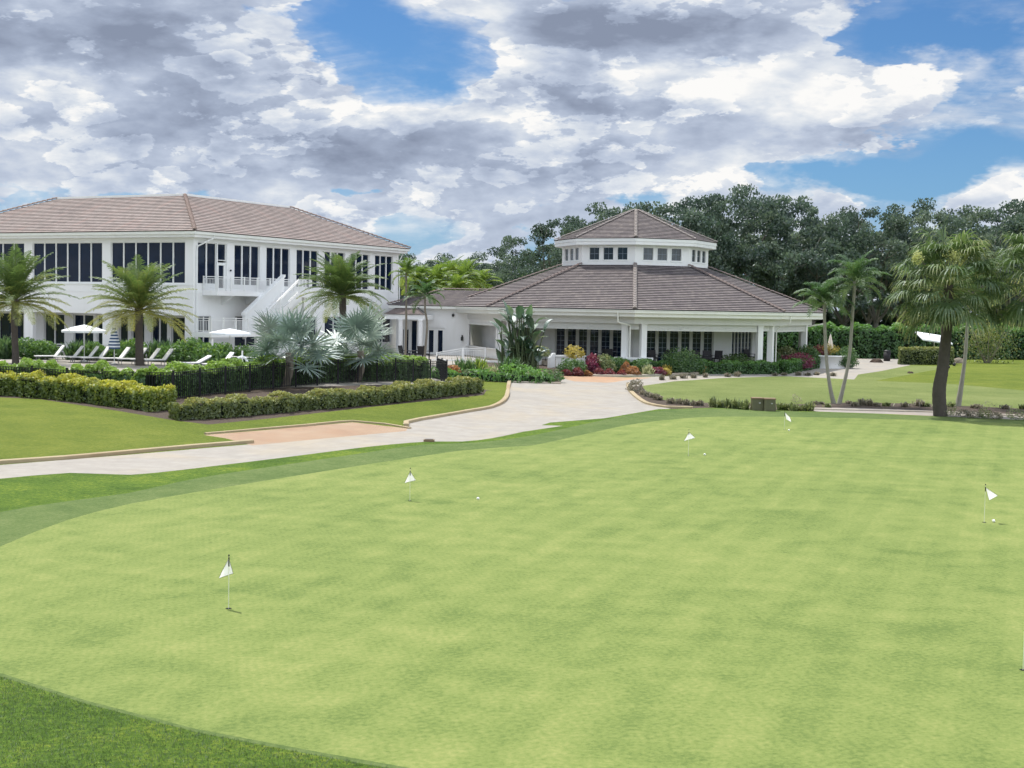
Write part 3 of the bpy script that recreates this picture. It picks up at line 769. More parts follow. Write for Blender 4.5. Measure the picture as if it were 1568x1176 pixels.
def railing(parent, dz, F, s0, s1, d, z0, h=1.07, mat='white2', name='railing', step=.14, post=1.6, z1=None):
    """run of balusters between posts; z may slope from z0 to z1"""
    if z1 is None: z1 = z0
    Z = lambda s: z0 + (z1 - z0) * (s - s0) / (s1 - s0)
    r = MB()
    def bar(a, b, dd, za, zb, t):
        P = [F(s, q, z) for s, q, z in ((a, d - dd, Z(a) + za), (b, d - dd, Z(b) + za), (b, d + dd, Z(b) + za), (a, d + dd, Z(a) + za), (a, d - dd, Z(a) + zb), (b, d - dd, Z(b) + zb), (b, d + dd, Z(b) + zb), (a, d + dd, Z(a) + zb))]
        r.add(P, ((0, 3, 2, 1), (4, 5, 6, 7), (0, 1, 5, 4), (1, 2, 6, 5), (2, 3, 7, 6), (3, 0, 4, 7)))
    bar(s0, s1, .04, h - .06, h, 0); bar(s0, s1, .025, h - .2, h - .16, 0); bar(s0, s1, .025, .08, .13, 0)
    n = max(1, int(abs(s1 - s0) / step))
    for i in range(n + 1):
        s = s0 + (s1 - s0) * i / n; s = min(max(s, min(s0, s1) + .012), max(s0, s1) - .012)
        bar(s - .012, s + .012, .012, .13, h - .2, 0)
    n = max(1, round(abs(s1 - s0) / post))
    for i in range(n + 1):
        s = s0 + (s1 - s0) * i / n; s = min(max(s, min(s0, s1) + .045), max(s0, s1) - .045); bar(s - .045, s + .045, .045, -.02, h + .03, 0)
    return r.build(name, mat, parent, dz)

# ------------------------------------------------------------------ two storey clubhouse
AZ = 1.0847; AC = (-23.85, 103.0); AB = 1.15
EZ, RZ, RW, LU, LV, OI = 10.8367, 3.3963, 8.03, 30.145, 30.44, .80
U = np.array([math.cos(AZ), math.sin(AZ)]); V = np.array([-math.sin(AZ), math.cos(AZ)])
def solve(fn, px, lo, hi):
    for _ in range(50):
        m = (lo + hi) / 2; x = proj(fn(m))[0]
        if (x < px) == (proj(fn(lo))[0] < proj(fn(hi))[0]): lo = m
        else: hi = m
    return (lo + hi) / 2
def sR(px, z=8.5, off=0.): return solve(lambda s: (*(np.array(AC) + U * s + V * (OI - off)), z), px, 0, 32)      # along the right facade
def sL(px, z=8.5, off=0.): return solve(lambda s: (*(np.array(AC) + V * s + U * (OI - off)), z), px, 0, 32)      # along the left facade
club = thing('clubhouse', 'two-storey white clubhouse with dark window bays, pinkish hipped tile roof and an outside stair', 'building', (AC[0], AC[1], AB), AZ)
FR = lambda s, d, z: (s, OI - d, z)        # right facade, d outward
FL = lambda s, d, z: (OI - d, s, z)        # left facade
dz = -AB
# left facade bays
Lb = [(sL(283.2), sL(169.5)), (sL(156.3), sL(49.5)), (sL(37), sL(37) + (sL(49.5) - sL(156.3)))]
lb_n = [6, 6, 6]
Lb.append((Lb[2][1] + .95, Lb[2][1] + .95 + 6))
ZB, ZT = 6.8956, 10.0667
LO_T = 4.47
holesL = [(a, min(b, LV - 2 * OI - .5), ZB, ZT) for a, b in Lb]
def lowx(b): return b
holesL_low = [(sL(283.2, 3) , sL(171, 3), AB, LO_T), (sL(157, 3), sL(50, 3), AB, LO_T), (sL(37, 3), sL(37, 3) + 6.4, AB, LO_T)]
holesL_low.append((holesL_low[2][1] + .95, min(holesL_low[2][1] + 6, LV - 3), AB, LO_T))
wl = MB(); wall_holes(wl, FL, OI, LV - OI, AB - .4, EZ - .25, holesL + holesL_low, .35)
# right facade bays
rb = [(sR(359), sR(397.5), 3), (sR(408), sR(444), 3), (sR(454), sR(487.5), 3), (sR(497), sR(528), 3), (sR(536.5), sR(565.5), 3), (sR(574), sR(601.5), 3)]
r0 = (sR(303), sR(332)); dr = (sR(333.5), sR(347))
BAL = 6.42                                    # balcony floor
holesR = [(r0[0], r0[1], ZB, ZT), (dr[0], dr[1], BAL, ZT)] + [(a, b, ZB, ZT) for a, b, n in rb]
lowR = [(sR(303.5, 3), sR(323, 3), AB, LO_T)] + [(a + .1, b - .1, AB + .9, LO_T) for a, b, n in rb]
wl2 = MB(); wall_holes(wl2, FR, OI + .36, LU - OI, AB - .4, EZ - .25, [(max(a, OI + .37), b, c, d) for a, b, c, d in holesR] + lowR, .35)
wall = wl.build('wall', 'white', club, dz); wl2.build('wall', 'white', club, dz)
bk = MB(); bk.box(LU - OI - .3, LU - OI, OI + .36, LV - OI, AB - .4, EZ - .25); bk.box(OI + .36, LU - OI - .31, LV - OI - .3, LV - OI, AB - .4, EZ - .25)
bk.build('wall', 'white', club, dz)
fl = MB(); fl.box(OI + .4, LU - OI - .4, OI + .4, LV - OI - .4, 5.3, 5.6); fl.build('floor_slab', 'greywall', club, dz)
fl = MB(); fl.box(OI + .4, LU - OI - .4, OI + .4, LV - OI - .4, 10.25, 10.4); fl.build('ceiling', 'greywall', club, dz)
for i, (a, b, c, d) in enumerate(holesL): win(club, dz, FL, a, b, c, d, n=6 if i < 2 else 6, mw=.11)
win(club, dz, FR, max(r0[0], OI + .37), r0[1], ZB, ZT, n=2, mw=.13)
win(club, dz, FR, dr[0], dr[1], 8.75, ZT, n=1, name='transom_window')
dg = win(club, dz, FR, dr[0] , dr[1], BAL, 8.60, n=1, name='balcony_door', fw=.22, mw=.1)
for a, b, n in rb: win(club, dz, FR, a, b, ZB, ZT, n=3, mw=.15, fw=.05)
for a, b, c, d in lowR: win(club, dz, FR, a, b, c, d, n=2)
# recessed ground floor front behind the loggia
rec = 2.6
FLr = lambda s, d, z: (OI + rec - d, s, z)
rh = []
h0, h1, h2 = holesL_low[0], holesL_low[1], holesL_low[2]
def rng_cut(px0, px1): return (solve(lambda s: (*(np.array(AC) + V * s + U * (OI + rec)), 3), px0, 0, 34), solve(lambda s: (*(np.array(AC) + V * s + U * (OI + rec)), 3), px1, 0, 34))
for x0, x1, n in ((283, 262, 1), (256, 231, 2), (221, 201, 2), (196, 182, 1), (157, 148, 1), (143, 112, 2), (98.5, 67, 2)):
    a, b = rng_cut(x0, x1); rh.append((a, b, AB + .02, LO_T - .12, n))
a, b = rng_cut(36, -3); rh.append((a, b, AB + .5, LO_T - .12, 2))
wr = MB(); wall_holes(wr, FLr, OI + .36, LV - 3, AB - .2, 5.29, [h[:4] for h in rh], .2)
wr.build('wall', 'white', club, dz)
for a, b, c, d, n in rh: win(club, dz, FLr, a, b, c, d, n=n, rows=1, name='french_door', fw=.1, mw=.14)
sf = MB(); sf.box(OI + .36, OI + rec - .002, OI + .36, LV - 3, 4.9, 5.2); sf.build('porch_ceiling', 'greywall', club, dz)
# string course, sills
tr = MB()
tr.box(OI, LV - OI, 0, .025, 6.17, 6.23, FL); tr.box(OI, LV - OI, 0, .05, ZB - .14, ZB - .06, FL)
tr.box(OI, LU - OI, 0, .025, 6.17, 6.23, FR); tr.build('string_course', 'white2', club, dz)
# gutter, fascia, soffit and frieze
def ring(mb, x0, y0, x1, y1, w, z0, z1):
    mb.box(x0, x1, y0, y0 + w, z0, z1); mb.box(x0, x1, y1 - w, y1, z0, z1); mb.box(x0, x0 + w, y0 + w, y1 - w, z0, z1); mb.box(x1 - w, x1, y0 + w, y1 - w, z0, z1)
ea = MB(); ring(ea, 0.05, .05, LU - .05, LV - .05, .14, EZ - .24, EZ - .03); ea.build('gutter', 'cream', club, dz)
ea = MB(); ring(ea, .2, .2, LU - .2, LV - .2, .08, EZ - .44, EZ - .1); ring(ea, .22, .22, LU - .22, LV - .22, OI - .1, EZ - .46, EZ - .445); ea.build('soffit', 'white', club, dz)
ea = MB(); ring(ea, OI - .08, OI - .08, LU - OI + .08, LV - OI + .08, .079, EZ - .62, EZ - .462); ea.build('frieze', 'white2', club, dz)
rf = MB(); c0 = (0, 0, EZ); c1 = (LU, 0, EZ); c2 = (LU, LV, EZ); c3 = (0, LV, EZ)
t0 = (RW, RW, EZ + RZ); t1 = (LU - RW, RW, EZ + RZ); t2 = (LU - RW, LV - RW, EZ + RZ); t3 = (RW, LV - RW, EZ + RZ)
for q in ((c0, c1, t1, t0), (c1, c2, t2, t1), (c2, c3, t3, t2), (c3, c0, t0, t3)): roof_plane(rf, *q, 23)
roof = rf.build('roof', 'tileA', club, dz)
rd = MB(); rd.quad(t0, t1, t2, t3); rd.build('roof_deck', 'capA', roof, dz)
rd = MB(); ring(rd, RW - .1, RW - .1, LU - RW + .1, LV - RW + .1, .16, EZ + RZ + .0, EZ + RZ + .17); rd.build('roof_edge_trim', 'white2', roof, dz)
for a, b in ((c0, t0), (c1, t1), (c3, t3)):
    hc = MB(); hip_caps(hc, a, b, .17); hc.build('hip_cap', 'capA', roof, dz)
# downspouts
ds = MB(); s = sR(300.5, 4, .1) + .05
ds.tube([FR(s + 1.3, .66, EZ - .25), FR(s + 1.25, .62, EZ - .45), FR(s + .05, .12, EZ - 1.1), FR(s, .10, EZ - 1.4), FR(s, .10, AB)], .055, 8)
ds.build('downspout', 'white2', club, dz)
ds = MB(); s = LU - OI - .12
ds.tube([FR(s + .75, .1, EZ - .25), FR(s + .7, .1, EZ - .5), FR(s + .17, .1, EZ - 1.1), FR(s + .17, .1, AB)], .055, 8); ds.build('downspout', 'white2', club, dz)
# balcony
bw = 1.5
b0, b1 = sR(333, 6, bw), sR(470, 6, bw)
bf = MB(); bf.box(b0, b1, .002, bw, BAL - .38, BAL, FR); bal = bf.build('balcony', 'white', club, dz)
def child_rail(par, *a, **k):
    o = railing(par, dz, *a, **k); return o
child_rail(bal, FR, b0 + .05, b1 - .05, bw - .06, BAL)
FRs = lambda s, d, z: FR(d, s, z)
child_rail(bal, FRs, .05, bw - .12, b0 + .06, BAL)
for s in (b0 + 2.2, b0 + 5.2, b0 + 8.2):
    br = MB(); br.add([FR(s, 0.002, BAL - .4), FR(s, 1.2, BAL - .4), FR(s, .002, BAL - 1.1), FR(s + .15, .002, BAL - .4), FR(s + .15, 1.2, BAL - .4), FR(s + .15, .002, BAL - 1.1)], ((0, 1, 2), (3, 5, 4), (0, 3, 4, 1), (1, 4, 5, 2), (2, 5, 3, 0)))
    br.build('bracket', 'white', bal, dz)
# stair beside the balcony, going down toward the near corner
sd0, sd1 = bw + .02, bw + 1.75               # across
st1 = sR(431, 6.5, sd0); LZ = 3.30           # top of flight
st0 = sR(371, 4, sd0)                         # foot of flight on the landing
n = 15; sm = MB()
for i in range(n):
    a = st0 + (st1 - st0) * i / n; b = st0 + (st1 - st0) * (i + 1) / n; z = LZ + (BAL - LZ) * (i + 1) / n
    sm.box(a, b, sd0 + .282, sd1 - .06, z - .5, z, FR)
stair = sm.build('stair', 'white', club, dz)
pm = MB()
def slopebox(mb, a, b, d0, d1, za0, za1, zb0, zb1):
    P = [FR(a, d0, za0), FR(b, d0, zb0), FR(b, d1, zb0), FR(a, d1, za0), FR(a, d0, za1), FR(b, d0, zb1), FR(b, d1, zb1), FR(a, d1, za1)]
    mb.add(P, ((0, 3, 2, 1), (4, 5, 6, 7), (0, 1, 5, 4), (1, 2, 6, 5), (2, 3, 7, 6), (3, 0, 4, 7)))
slopebox(pm, st0, st1, sd0, sd0 + .28, LZ - .6, LZ + 1.25, BAL - .6, BAL + 1.25); pm.build('parapet', 'white', stair, dz)
pm = MB(); slopebox(pm, st0 - .05, st1 + .05, sd0 - .08, sd0 + .36, LZ + 1.25, LZ + 1.43, BAL + 1.25, BAL + 1.43); pm.build('parapet_cap', 'white2', stair, dz)
pm = MB(); slopebox(pm, st0, st1, sd1 - .05, sd1 + .05, LZ - .55, LZ + .02, BAL - .55, BAL + .02); pm.build('stringer', 'white', stair, dz)
railing(stair, dz, FR, st0, st1, sd1, LZ + .03, 1.05, z1=BAL + .03, post=2.2)
tl = MB(); tl.box(st1 + .002, st1 + 1.7, bw + .02, sd1 + .05, BAL - .38, BAL - .002, FR); tlo = tl.build('stair_head', 'white', stair, dz)
railing(stair, dz, FR, st1 + .05, st1 + 1.7, sd1, BAL)
l0 = solve(lambda s: (*(np.array(AC) + U * s + V * (OI - sd1)), 3), 322, -8, 30)
ld = MB(); ld.box(l0, st0 - .002, sd0 - .4, sd1 + .06, LZ - .36, LZ, FR); ldo = ld.build('stair_landing', 'white', stair, dz)
railing(stair, dz, FR, l0 + .05, st0 - .05, sd1, LZ)
railing(stair, dz, FRs, sd0 - .3, sd1 - .1, l0 + .06, LZ)
for s, e, z in ((l0 + .2, l0 + .42, LZ - .362), (st0 - .3, st0 - .08, LZ - .362), (st1 + .8, st1 + 1.05, BAL - .382)):
    ps = MB(); ps.box(s, e, sd1 - .3, sd1 - .05, AB - .2, z, FR); ps.build('support_post', 'white', stair, dz)
lw = MB(); lw.tube([FR(sR(352.3), .03, 8.0), FR(sR(352.3), .12, 8.05)], .07, 8); lw.build('wall_lantern', 'black', club, dz)

# ------------------------------------------------------------------ octagonal pavilion
BX, BY, BR_, B2, B3, BROT = 11.0, 126.0, 17.331, 7.375, 6.642, -.0813
BE, CE, AP, CBZ = 5.5493, 11.7006, 14.6052, 9.4168
PB = .9; dzp = -PB
pav = thing('pavilion', 'white octagonal pavilion with columned porch and windowed cupola on its grey-brown tile roof', 'building', (BX, BY, PB), 0)
def ov(k, R, z=None):
    a = -PI / 2 + BROT + k * PI / 4
    p = (R * math.cos(a), R * math.sin(a)); return p if z is None else (p[0], p[1], z)
def octring(mb, Ro, Ri, z0, z1, ks=range(8)):
    for k in ks:
        a, b, c, d = ov(k, Ro), ov(k + 1, Ro), ov(k + 1, Ri), ov(k, Ri)
        P = [(*q, z0) for q in (a, b, c, d)] + [(*q, z1) for q in (a, b, c, d)]
        f = [(0, 3, 2, 1), (4, 5, 6, 7), (0, 1, 5, 4), (2, 3, 7, 6)]
        if len(ks) < 8 and k == ks[0]: f.append((3, 0, 4, 7))
        if len(ks) < 8 and k == ks[-1]: f.append((1, 2, 6, 5))
        mb.add(P, f)
def octF(k, R):
    """facade frame of side k at circumradius R: s from its left (as seen from outside) vertex"""
    a, b = np.array(ov(k, R)), np.array(ov(k + 1, R)); t = (b - a); L = np.linalg.norm(t); t = t / L; n = np.array([t[1], -t[0]])
    return (lambda s, d, z: (a[0] + t[0] * s + n[0] * d, a[1] + t[1] * s + n[1] * d, z)), L
def sO(k, R, px, z=3., d=0):
    F, L = octF(k, R); return solve(lambda s: tuple(np.array(F(s, d, z)) + np.array([BX, BY, 0])), px, -6, L + 6)
FZ = 1.17
fm = MB(); octring(fm, 16.35, 3., PB - .6, FZ); fm.build('porch_floor', 'step', pav, dzp)
# roof
rt_in = B3 - .15; ztop = CBZ + .02
rm = MB()
for k in range(8): roof_plane(rm, ov(k, BR_, BE), ov(k + 1, BR_, BE), ov(k + 1, rt_in, ztop), ov(k, rt_in, ztop), 27, .05)
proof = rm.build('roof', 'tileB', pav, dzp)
hm = MB(); hip_caps(hm, ov(0, BR_, BE), ov(0, B3, ztop), .2); hm.build('hip_cap', 'capB', proof, dzp)
for k in (1, 2, 3, 5, 6, 7, 4):
    hm = MB(); hip_caps(hm, ov(k, BR_, BE), ov(k, B3, ztop), .15); hm.build('hip_cap', 'capD', proof, dzp)
gm = MB(); octring(gm, BR_ - .02, BR_ - .2, BE - .27, BE - .04); octring(gm, BR_ + .03, BR_ - .02, BE - .09, BE - .04); gm.build('gutter', 'cream', pav, dzp)
gm = MB(); octring(gm, BR_ - .21, BR_ - .3, BE - .56, BE - .1); octring(gm, BR_ - .31, 11.0, BE - .60, BE - .565); gm.build('soffit', 'cream', pav, dzp)
gm = MB(); octring(gm, 16.1, 15.6, 4.42, BE - .601); gm.build('frieze', 'greywall', pav, dzp)
# wall ring with glazing
RWL = 11.7
faces_glz = {}
def face_glaze(k, px0, px1, n, **kw):
    F, L = octF(k, RWL)
    a, b = sO(k, RWL, px0, 3), sO(k, RWL, px1, 3); return F, L, a, b
wm = MB()
gl = []
for k in range(8):
    F, L = octF(k, RWL)
    if k == 7: a, b = sO(7, RWL, 849.5), sO(7, RWL, 953); hs = [(a, b, FZ, 4.05, 6)]
    elif k == 0: a, b = sO(0, RWL, 989), sO(0, RWL, 1093); hs = [(a, b, FZ, 4.05, 6)]
    elif k == 1: a, b = sO(1, RWL, 1120.5), sO(1, RWL, 1152); hs = [(max(a, .25), b, FZ, 4.05, 6)]
    elif k == 6: hs = []
    else: hs = [(L / 2 - 2, L / 2 + 2, FZ, 4.05, 4)]
    wall_holes(wm, F, 0, L, FZ - .1, BE - .56, [h[:4] for h in hs], .2)
    gl.append((F, hs))
wm.build('wall', 'greywall', pav, dzp)
for F, hs in gl:
    for a, b, c, d, n in hs: win(pav, dzp, F, a, b, c, d, n=n, frame='mull', mun='muntin', mw=.30, fw=.13, depth=.14, munr=7, name='french_doors')
# dark inside so that nothing shows through from window to window
# columns in pairs
def column(mb, x, y, z0, z1, w=.23):
    mb.box(x - w, x + w, y - w, y + w, z0 + .12, z1 - .1); mb.box(x - w - .04, x + w + .04, y - w - .04, y + w + .04, z0, z0 + .12); mb.box(x - w - .04, x + w + .04, y - w - .04, y + w + .04, z1 - .1, z1)
CRR = 15.75
for k in (0, 1, 2, 7, 3):
    for sgn in (-1, 1):
        F, L = octF(k, CRR) if sgn > 0 else octF(k - 1, CRR)
        q = F(.82 if sgn > 0 else L - .82, -.08, 0)
        a = -PI / 2 + BROT + k * PI / 4 + sgn * PI / 8
        cm = MB(); column(cm, 0, 0, FZ, 4.419)
        if k == 2 and sgn > 0: pass
        c = cm.build('column', 'white', pav, dzp); c.location = (q[0], q[1], 0); c.rotation_euler = (0, 0, a + PI / 2)
    q0 = ov(k, CRR)
    a = -PI / 2 + BROT + k * PI / 4
    if k == 0:
        pm = MB(); pm.box(-1.42, 1.42, -.55, .42, FZ - .9, 1.56); po = pm.build('plinth', 'white', pav, dzp); po.location = (q0[0], q0[1], 0); po.rotation_euler = (0, 0, a + PI / 2)
        pm = MB(); pm.box(-1.55, 1.55, -.66, .5, 1.56, 1.72); po2 = pm.build('plinth_cap', 'white2', po, dzp)
# shutter valances between the columns
for k in (7, 0, 1, 2):
    F, L = octF(k, 15.85); vm_ = MB()
    vm_.box(1.15, L - 1.15, -.28, -.08, 3.93, 4.415, F)
    n = int(L / .16)
    for i in range(n):
        s = 1.2 + (L - 2.4) * i / n; vm_.box(s, s + .02, -.08, -.068, 3.97, 4.41, F)
    for s in (L / 3, 2 * L / 3): vm_.box(s, s + .09, -.08, -.05, 3.95, 4.41, F)
    vm_.box(1.15, L - 1.15, -.3, -.05, 3.87, 3.93, F); vm_.build('shutter_box', 'valance', pav, dzp)
for k in (0, 1):
    F1, L1 = octF(k - 1, 15.85); F2, L2 = octF(k, 15.85)
    a, b = F1(L1 - .5, -.2, 0), F2(.5, -.2, 0); vm_ = MB()
    t = np.array(b[:2]) - np.array(a[:2]); t /= np.linalg.norm(t); n_ = np.array([t[1], -t[0]])
    Lx = np.linalg.norm(np.array(b[:2]) - np.array(a[:2])); F = lambda s, d, z: (a[0] + t[0] * s + n_[0] * d, a[1] + t[1] * s + n_[1] * d, z)
    vm_.box(0.0, Lx, -.15, 0, 3.95, 4.415, F)
    for i in range(1, 4): vm_.box(Lx * i / 4, Lx * i / 4 + .03, 0, .012, 3.97, 4.41, F)
    vm_.build('shutter_box', 'valance', pav, dzp)
# downspouts
for k, s_, up in ((7, 945.5, 1), (7, 771, 0), (1, 1212, 0)):
    F, L = octF(k, BR_); s = sO(k, BR_, s_, 5.2); dm = MB()
    if up: dm.tube([F(s, -.05, BE - .2), F(s, -.12, BE - .95), F(s + .05, -.2, BE - 1.05), F(s + .62, -1.15, 4.3), F(s + .62, -1.2, 4.0), F(s + .62, -1.2, 1.7)], .06, 8)
    else: dm.tube([F(s, -.05, BE - .2), F(s, -.1, BE - .95), F(s, -.9, BE - 1.2), F(s, -1.25, 4.0), F(s, -1.25, 1.3)], .06, 8)
    dm.build('downspout', 'cream', pav, dzp)
dm = MB(); vx = ov(2, BR_ - .1); wx = ov(2, 15.5)
dm.tube([(*vx, BE - .25), (*vx, BE - .95), (wx[0] + .15, wx[1] - .2, 4.3), (wx[0] + .1, wx[1] - .25, 4.1), (wx[0] + .1, wx[1] - .25, FZ)], .06, 8); dm.build('downspout', 'cream', pav, dzp)
# cupola
cu = MB()
cupF = []
for k in range(8):
    F, L = octF(k, B3)
    hs = []
    w = .98; pitch = 1.36; zc0, zc1 = CBZ + .42, CBZ + 1.52
    for j in (-1, 0, 1):
        c = L / 2 + j * pitch * .98; hs.append((c - w * .49, c + w * .49, zc0, zc1))
    wall_holes(cu, F, 0, L, CBZ - .5, CE - .2, hs, .16); cupF.append((F, hs))
cup = cu.build('cupola', 'white', pav, dzp)
for kk, (F, hs) in enumerate(cupF):
    for a, b, c, d in hs:
        g = win(pav, dzp, F, a, b, c, d, n=1, depth=.08, fw=.03, mun='muntin', munc=2, munr=2, name='clerestory_window', glass='glass2' if kk in (7, 1) else 'glassgrey' if kk in (0, 6) else 'glass2')
        tm = MB(); tm.box(a - .09, a, 0, .03, c - .09, d + .09, F); tm.box(b, b + .09, 0, .03, c - .09, d + .09, F); tm.box(a, b, 0, .03, d, d + .09, F); tm.box(a, b, 0, .04, c - .09, c, F)
        tm.build('window_trim', 'white2', g, dzp)
cm = MB(); octring(cm, B2, B2 - .12, CE - .28, CE - .02); octring(cm, B2 - .05, B2 - .17, CE - .56, CE - .285); octring(cm, B2 - .18, B3 - .3, CE - .6, CE - .565); octring(cm, B3 + .06, B3 + .002, CE - .68, CE - .602)
cm.build('cornice', 'white2', cup, dzp)
rm = MB()
for k in range(8): roof_plane(rm, ov(k, B2 + .05, CE), ov(k + 1, B2 + .05, CE), ov(k + 1, .02, AP), ov(k, .02, AP), 21, .045)
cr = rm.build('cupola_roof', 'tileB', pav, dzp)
for k in range(8):
    hm = MB(); hip_caps(hm, ov(k, B2, CE), ov(k, .25, AP - .1), .17 if k == 0 else .12); hm.build('hip_cap', 'capB', cr, dzp)
# served bar bay at the left end of the pavilion
F6, L6 = octF(6, 15.95)
def s6(px, z=3.): return sO(6, 15.95, px, z)
bm_ = MB(); sa, sb = s6(716.5), s6(762.5)
s_l = max(.05, s6(683))
wall_holes(bm_, F6, s_l, L6 - .25, PB - .5, 4.88, [(sa, sb, 2.05, 3.95)], .25); bm_.build('bar_wall', 'white', pav, dzp)
bm_ = MB(); bm_.box(sa - .12, sb + .12, -.3, .22, 1.97, 2.05, F6); bm_.build('bar_counter', 'white2', pav, dzp)
bm_ = MB(); bm_.box(sa - .1, sb + .1, -.02, .08, 3.96, 4.1, F6); bm_.box(s_l, L6 - .3, .002, .05, 4.5, 4.6, F6); bm_.build('lintel', 'white2', pav, dzp)
bm_ = MB(); bm_.box(sa + (sb - sa) * .66, sb - .1, -1.2, -1.1, 3.62, 3.90, F6); bm_.build('menu_screen', 'black', pav, dzp)
bm_ = MB(); bm_.box(s_l - 2.5, L6 - .5, -1.75, -1.6, PB - .4, 4.88, F6); bm_.build('bar_back_wall', 'white', pav, dzp)
# ---- entrance steps with flanking planter walls
F7, L7 = octF(7, 16.35)
se0, se1 = sO(7, 16.35, 836, 1.2), sO(7, 16.35, 863.5, 1.2)
sm = MB(); gz = .40; ns = 5
for i in range(ns):
    z1 = FZ - (FZ - gz) * (i + 1) / (ns + 0.0) + (FZ - gz) / ns * 0; sm.box(se0, se1, i * .36 + .002, (i + 1) * .36, PB - .9, FZ - (FZ - gz) * (i + .99) / ns, F7)
sm.build('entrance_steps', 'step', pav, dzp)
for a, b in ((se0 - .12, se0 - .02), (se1 + .02, se1 + .12)):
    hm = MB(); hm.tube([F7((a + b) / 2, -.1, FZ + .95), F7((a + b) / 2, .1, FZ + .95), F7((a + b) / 2, 1.9, gz + .95), F7((a + b) / 2, 1.95, gz)], .03, 6); hm.tube([F7((a + b) / 2, 0, FZ + .93), F7((a + b) / 2, 0, FZ)], .025, 6)
    hm.build('handrail', 'black', pav, dzp)
def world_of(F, s, d, z): q = F(s, d, z); return (q[0] + BX, q[1] + BY, z)
def planter(F, s0, s1, label, d0=.3, d1=2.1, z1=1.65, flip=False):
    t = thing('planter_wall', label, 'planter', world_of(F, (s0 + s1) / 2, (d0 + d1) / 2, .5), 0, 'white planters flanking the pavilion steps')
    bx, by, bz = t.location
    Fw = lambda s, d, z: (F(s, d, z)[0] + BX - bx, F(s, d, z)[1] + BY - by, z - bz)
    m = MB(); m.box(s0, s1, d0, d1, .1, z1, Fw)
    m.build('planter_body', 'white', t); m = MB(); m.box(s0 - .08, s1 + .08, d0 - .08, d1 + .08, z1, z1 + .12, Fw); m.build('planter_cap', 'white2', t)
    # curved wing stepping down beside the stair
    w = MB(); n = 8; sx = s1 if flip else s0 - .22
    for i in range(n):
        a = d1 + .085 + i * .12
        w.box(sx, sx + .22, a, a + .12, .1, z1 + .45 * math.cos(i / n * PI / 2) * 1 - .45 - .0 * i + .3, Fw)
    w.build('planter_wing', 'white', t)
    return t
planter(F7, sO(7, 16.35, 806, 1.2), se0 - .25, 'white planter wall holding brown-green plants, left of the pavilion steps')
planter(F7, se1 + .25, sO(7, 16.35, 898, 1.2), 'white planter wall holding an orange croton, right of the pavilion steps')

# ------------------------------------------------------------------ low link building between clubhouse and pavilion
LB = 1.1
P1 = at_y(606, 540, 126.); P2 = at_y(713, 540, 124.5)
lx = np.array([P1[0], P1[1]]); le = np.array([P2[0], P2[1]]); lt = (le - lx); LL = np.linalg.norm(lt); lt /= LL; ang = math.atan2(lt[1], lt[0])
link = thing('link_building', 'low white wing with tile roof and double door between the clubhouse and the pavilion', 'building', (lx[0], lx[1], LB), ang)
FK = lambda s, d, z: (s, -d, z)
def sK(px, z=3., off=0): return solve(lambda s: (lx[0] + lt[0] * s + lt[1] * off, lx[1] + lt[1] * s - lt[0] * off, z), px, -6, 14)
hk = [(sK(652.7), sK(681), LB, 3.55), (max(.3, sK(608)), sK(626), LB, 3.4), (sK(629), sK(638.5), LB, 4.2)]
wk = MB(); wall_holes(wk, FK, 0, LL + .3, LB - .4, 5.45, hk, .25); wk.box(0, .25, .252, 6, LB - .4, 5.45, lambda s, d, z: (s, d, z)); wk.build('wall', 'white', link, -LB)
win(link, -LB, FK, *hk[0], n=2, name='double_door', fw=.22, mw=.42); win(link, -LB, FK, *hk[1], n=2); win(link, -LB, FK, *hk[2], n=1)
em = MB(); em.box(-.5, LL + .5, .0, .65, 5.3, 5.52, FK); em.build('gutter', 'cream', link, -LB)
rk = MB(); roof_plane(rk, (-.6, -.7, 5.55), (LL + 3, -.7, 5.55), (LL + 3, 5, 7.05), (3.0, 5, 7.05), 14, .045); roof_plane(rk, (-.6, 10, 5.55), (-.6, -.7, 5.55), (3.0, 5, 7.05), (3.0, 6, 7.05), 14, .045)
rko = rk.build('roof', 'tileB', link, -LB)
for qa, qb in (((-.6, -.7, 5.55), (3, 5, 7.05)), ((3, 5, 7.05), (LL + 3, 5, 7.05))): hk_ = MB(); hip_caps(hk_, qa, qb, .14); hk_.build('hip_cap', 'capD', rko, -LB)
# porch roof in front, toward the clubhouse
pk = MB(); q0, q1 = sK(606, 5, 3.2), sK(648, 5, 3.2)
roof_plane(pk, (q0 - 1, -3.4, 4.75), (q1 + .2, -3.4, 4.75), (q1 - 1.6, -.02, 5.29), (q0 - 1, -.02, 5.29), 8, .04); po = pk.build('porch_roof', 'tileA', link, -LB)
pk = MB(); pk.box(q0 - 1, q1 + .1, 3.1, 3.3, 4.3, 4.7, FK); pk.box(q1 - .12, q1 + .1, .3, 3.098, 4.3, 4.7, FK); pk.build('porch_beam', 'white', link, -LB)
pk = MB(); hip_caps(pk, (q1 + .2, -3.4, 4.78), (q1 - 1.6, -.02, 5.32), .1); pk.build('hip_cap', 'black', po, -LB)
for s in (q0 + .5, q1 - .2): c = MB(); column(c, s, -3.2, LB - .1, 4.299, .16); c.build('column', 'white', link, -LB)
lm = MB(); s = sK(694, 4.6); lm.tube([FK(s, .02, 4.75), FK(s, .16, 4.72)], [.13, .1], 10); lm.tube([FK(s, .1, 4.6), FK(s, .1, 4.85)], .1, 8); lm.build('wall_speaker', 'black', link, -LB)
lm = MB(); s = sK(708, 2.6); lm.box(s - .09, s + .09, .03, .22, 2.45, 2.8, FK); lm.box(s - .05, s + .05, .02, .15, 2.8, 2.95, FK); lm.build('wall_lantern', 'black', link, -LB)
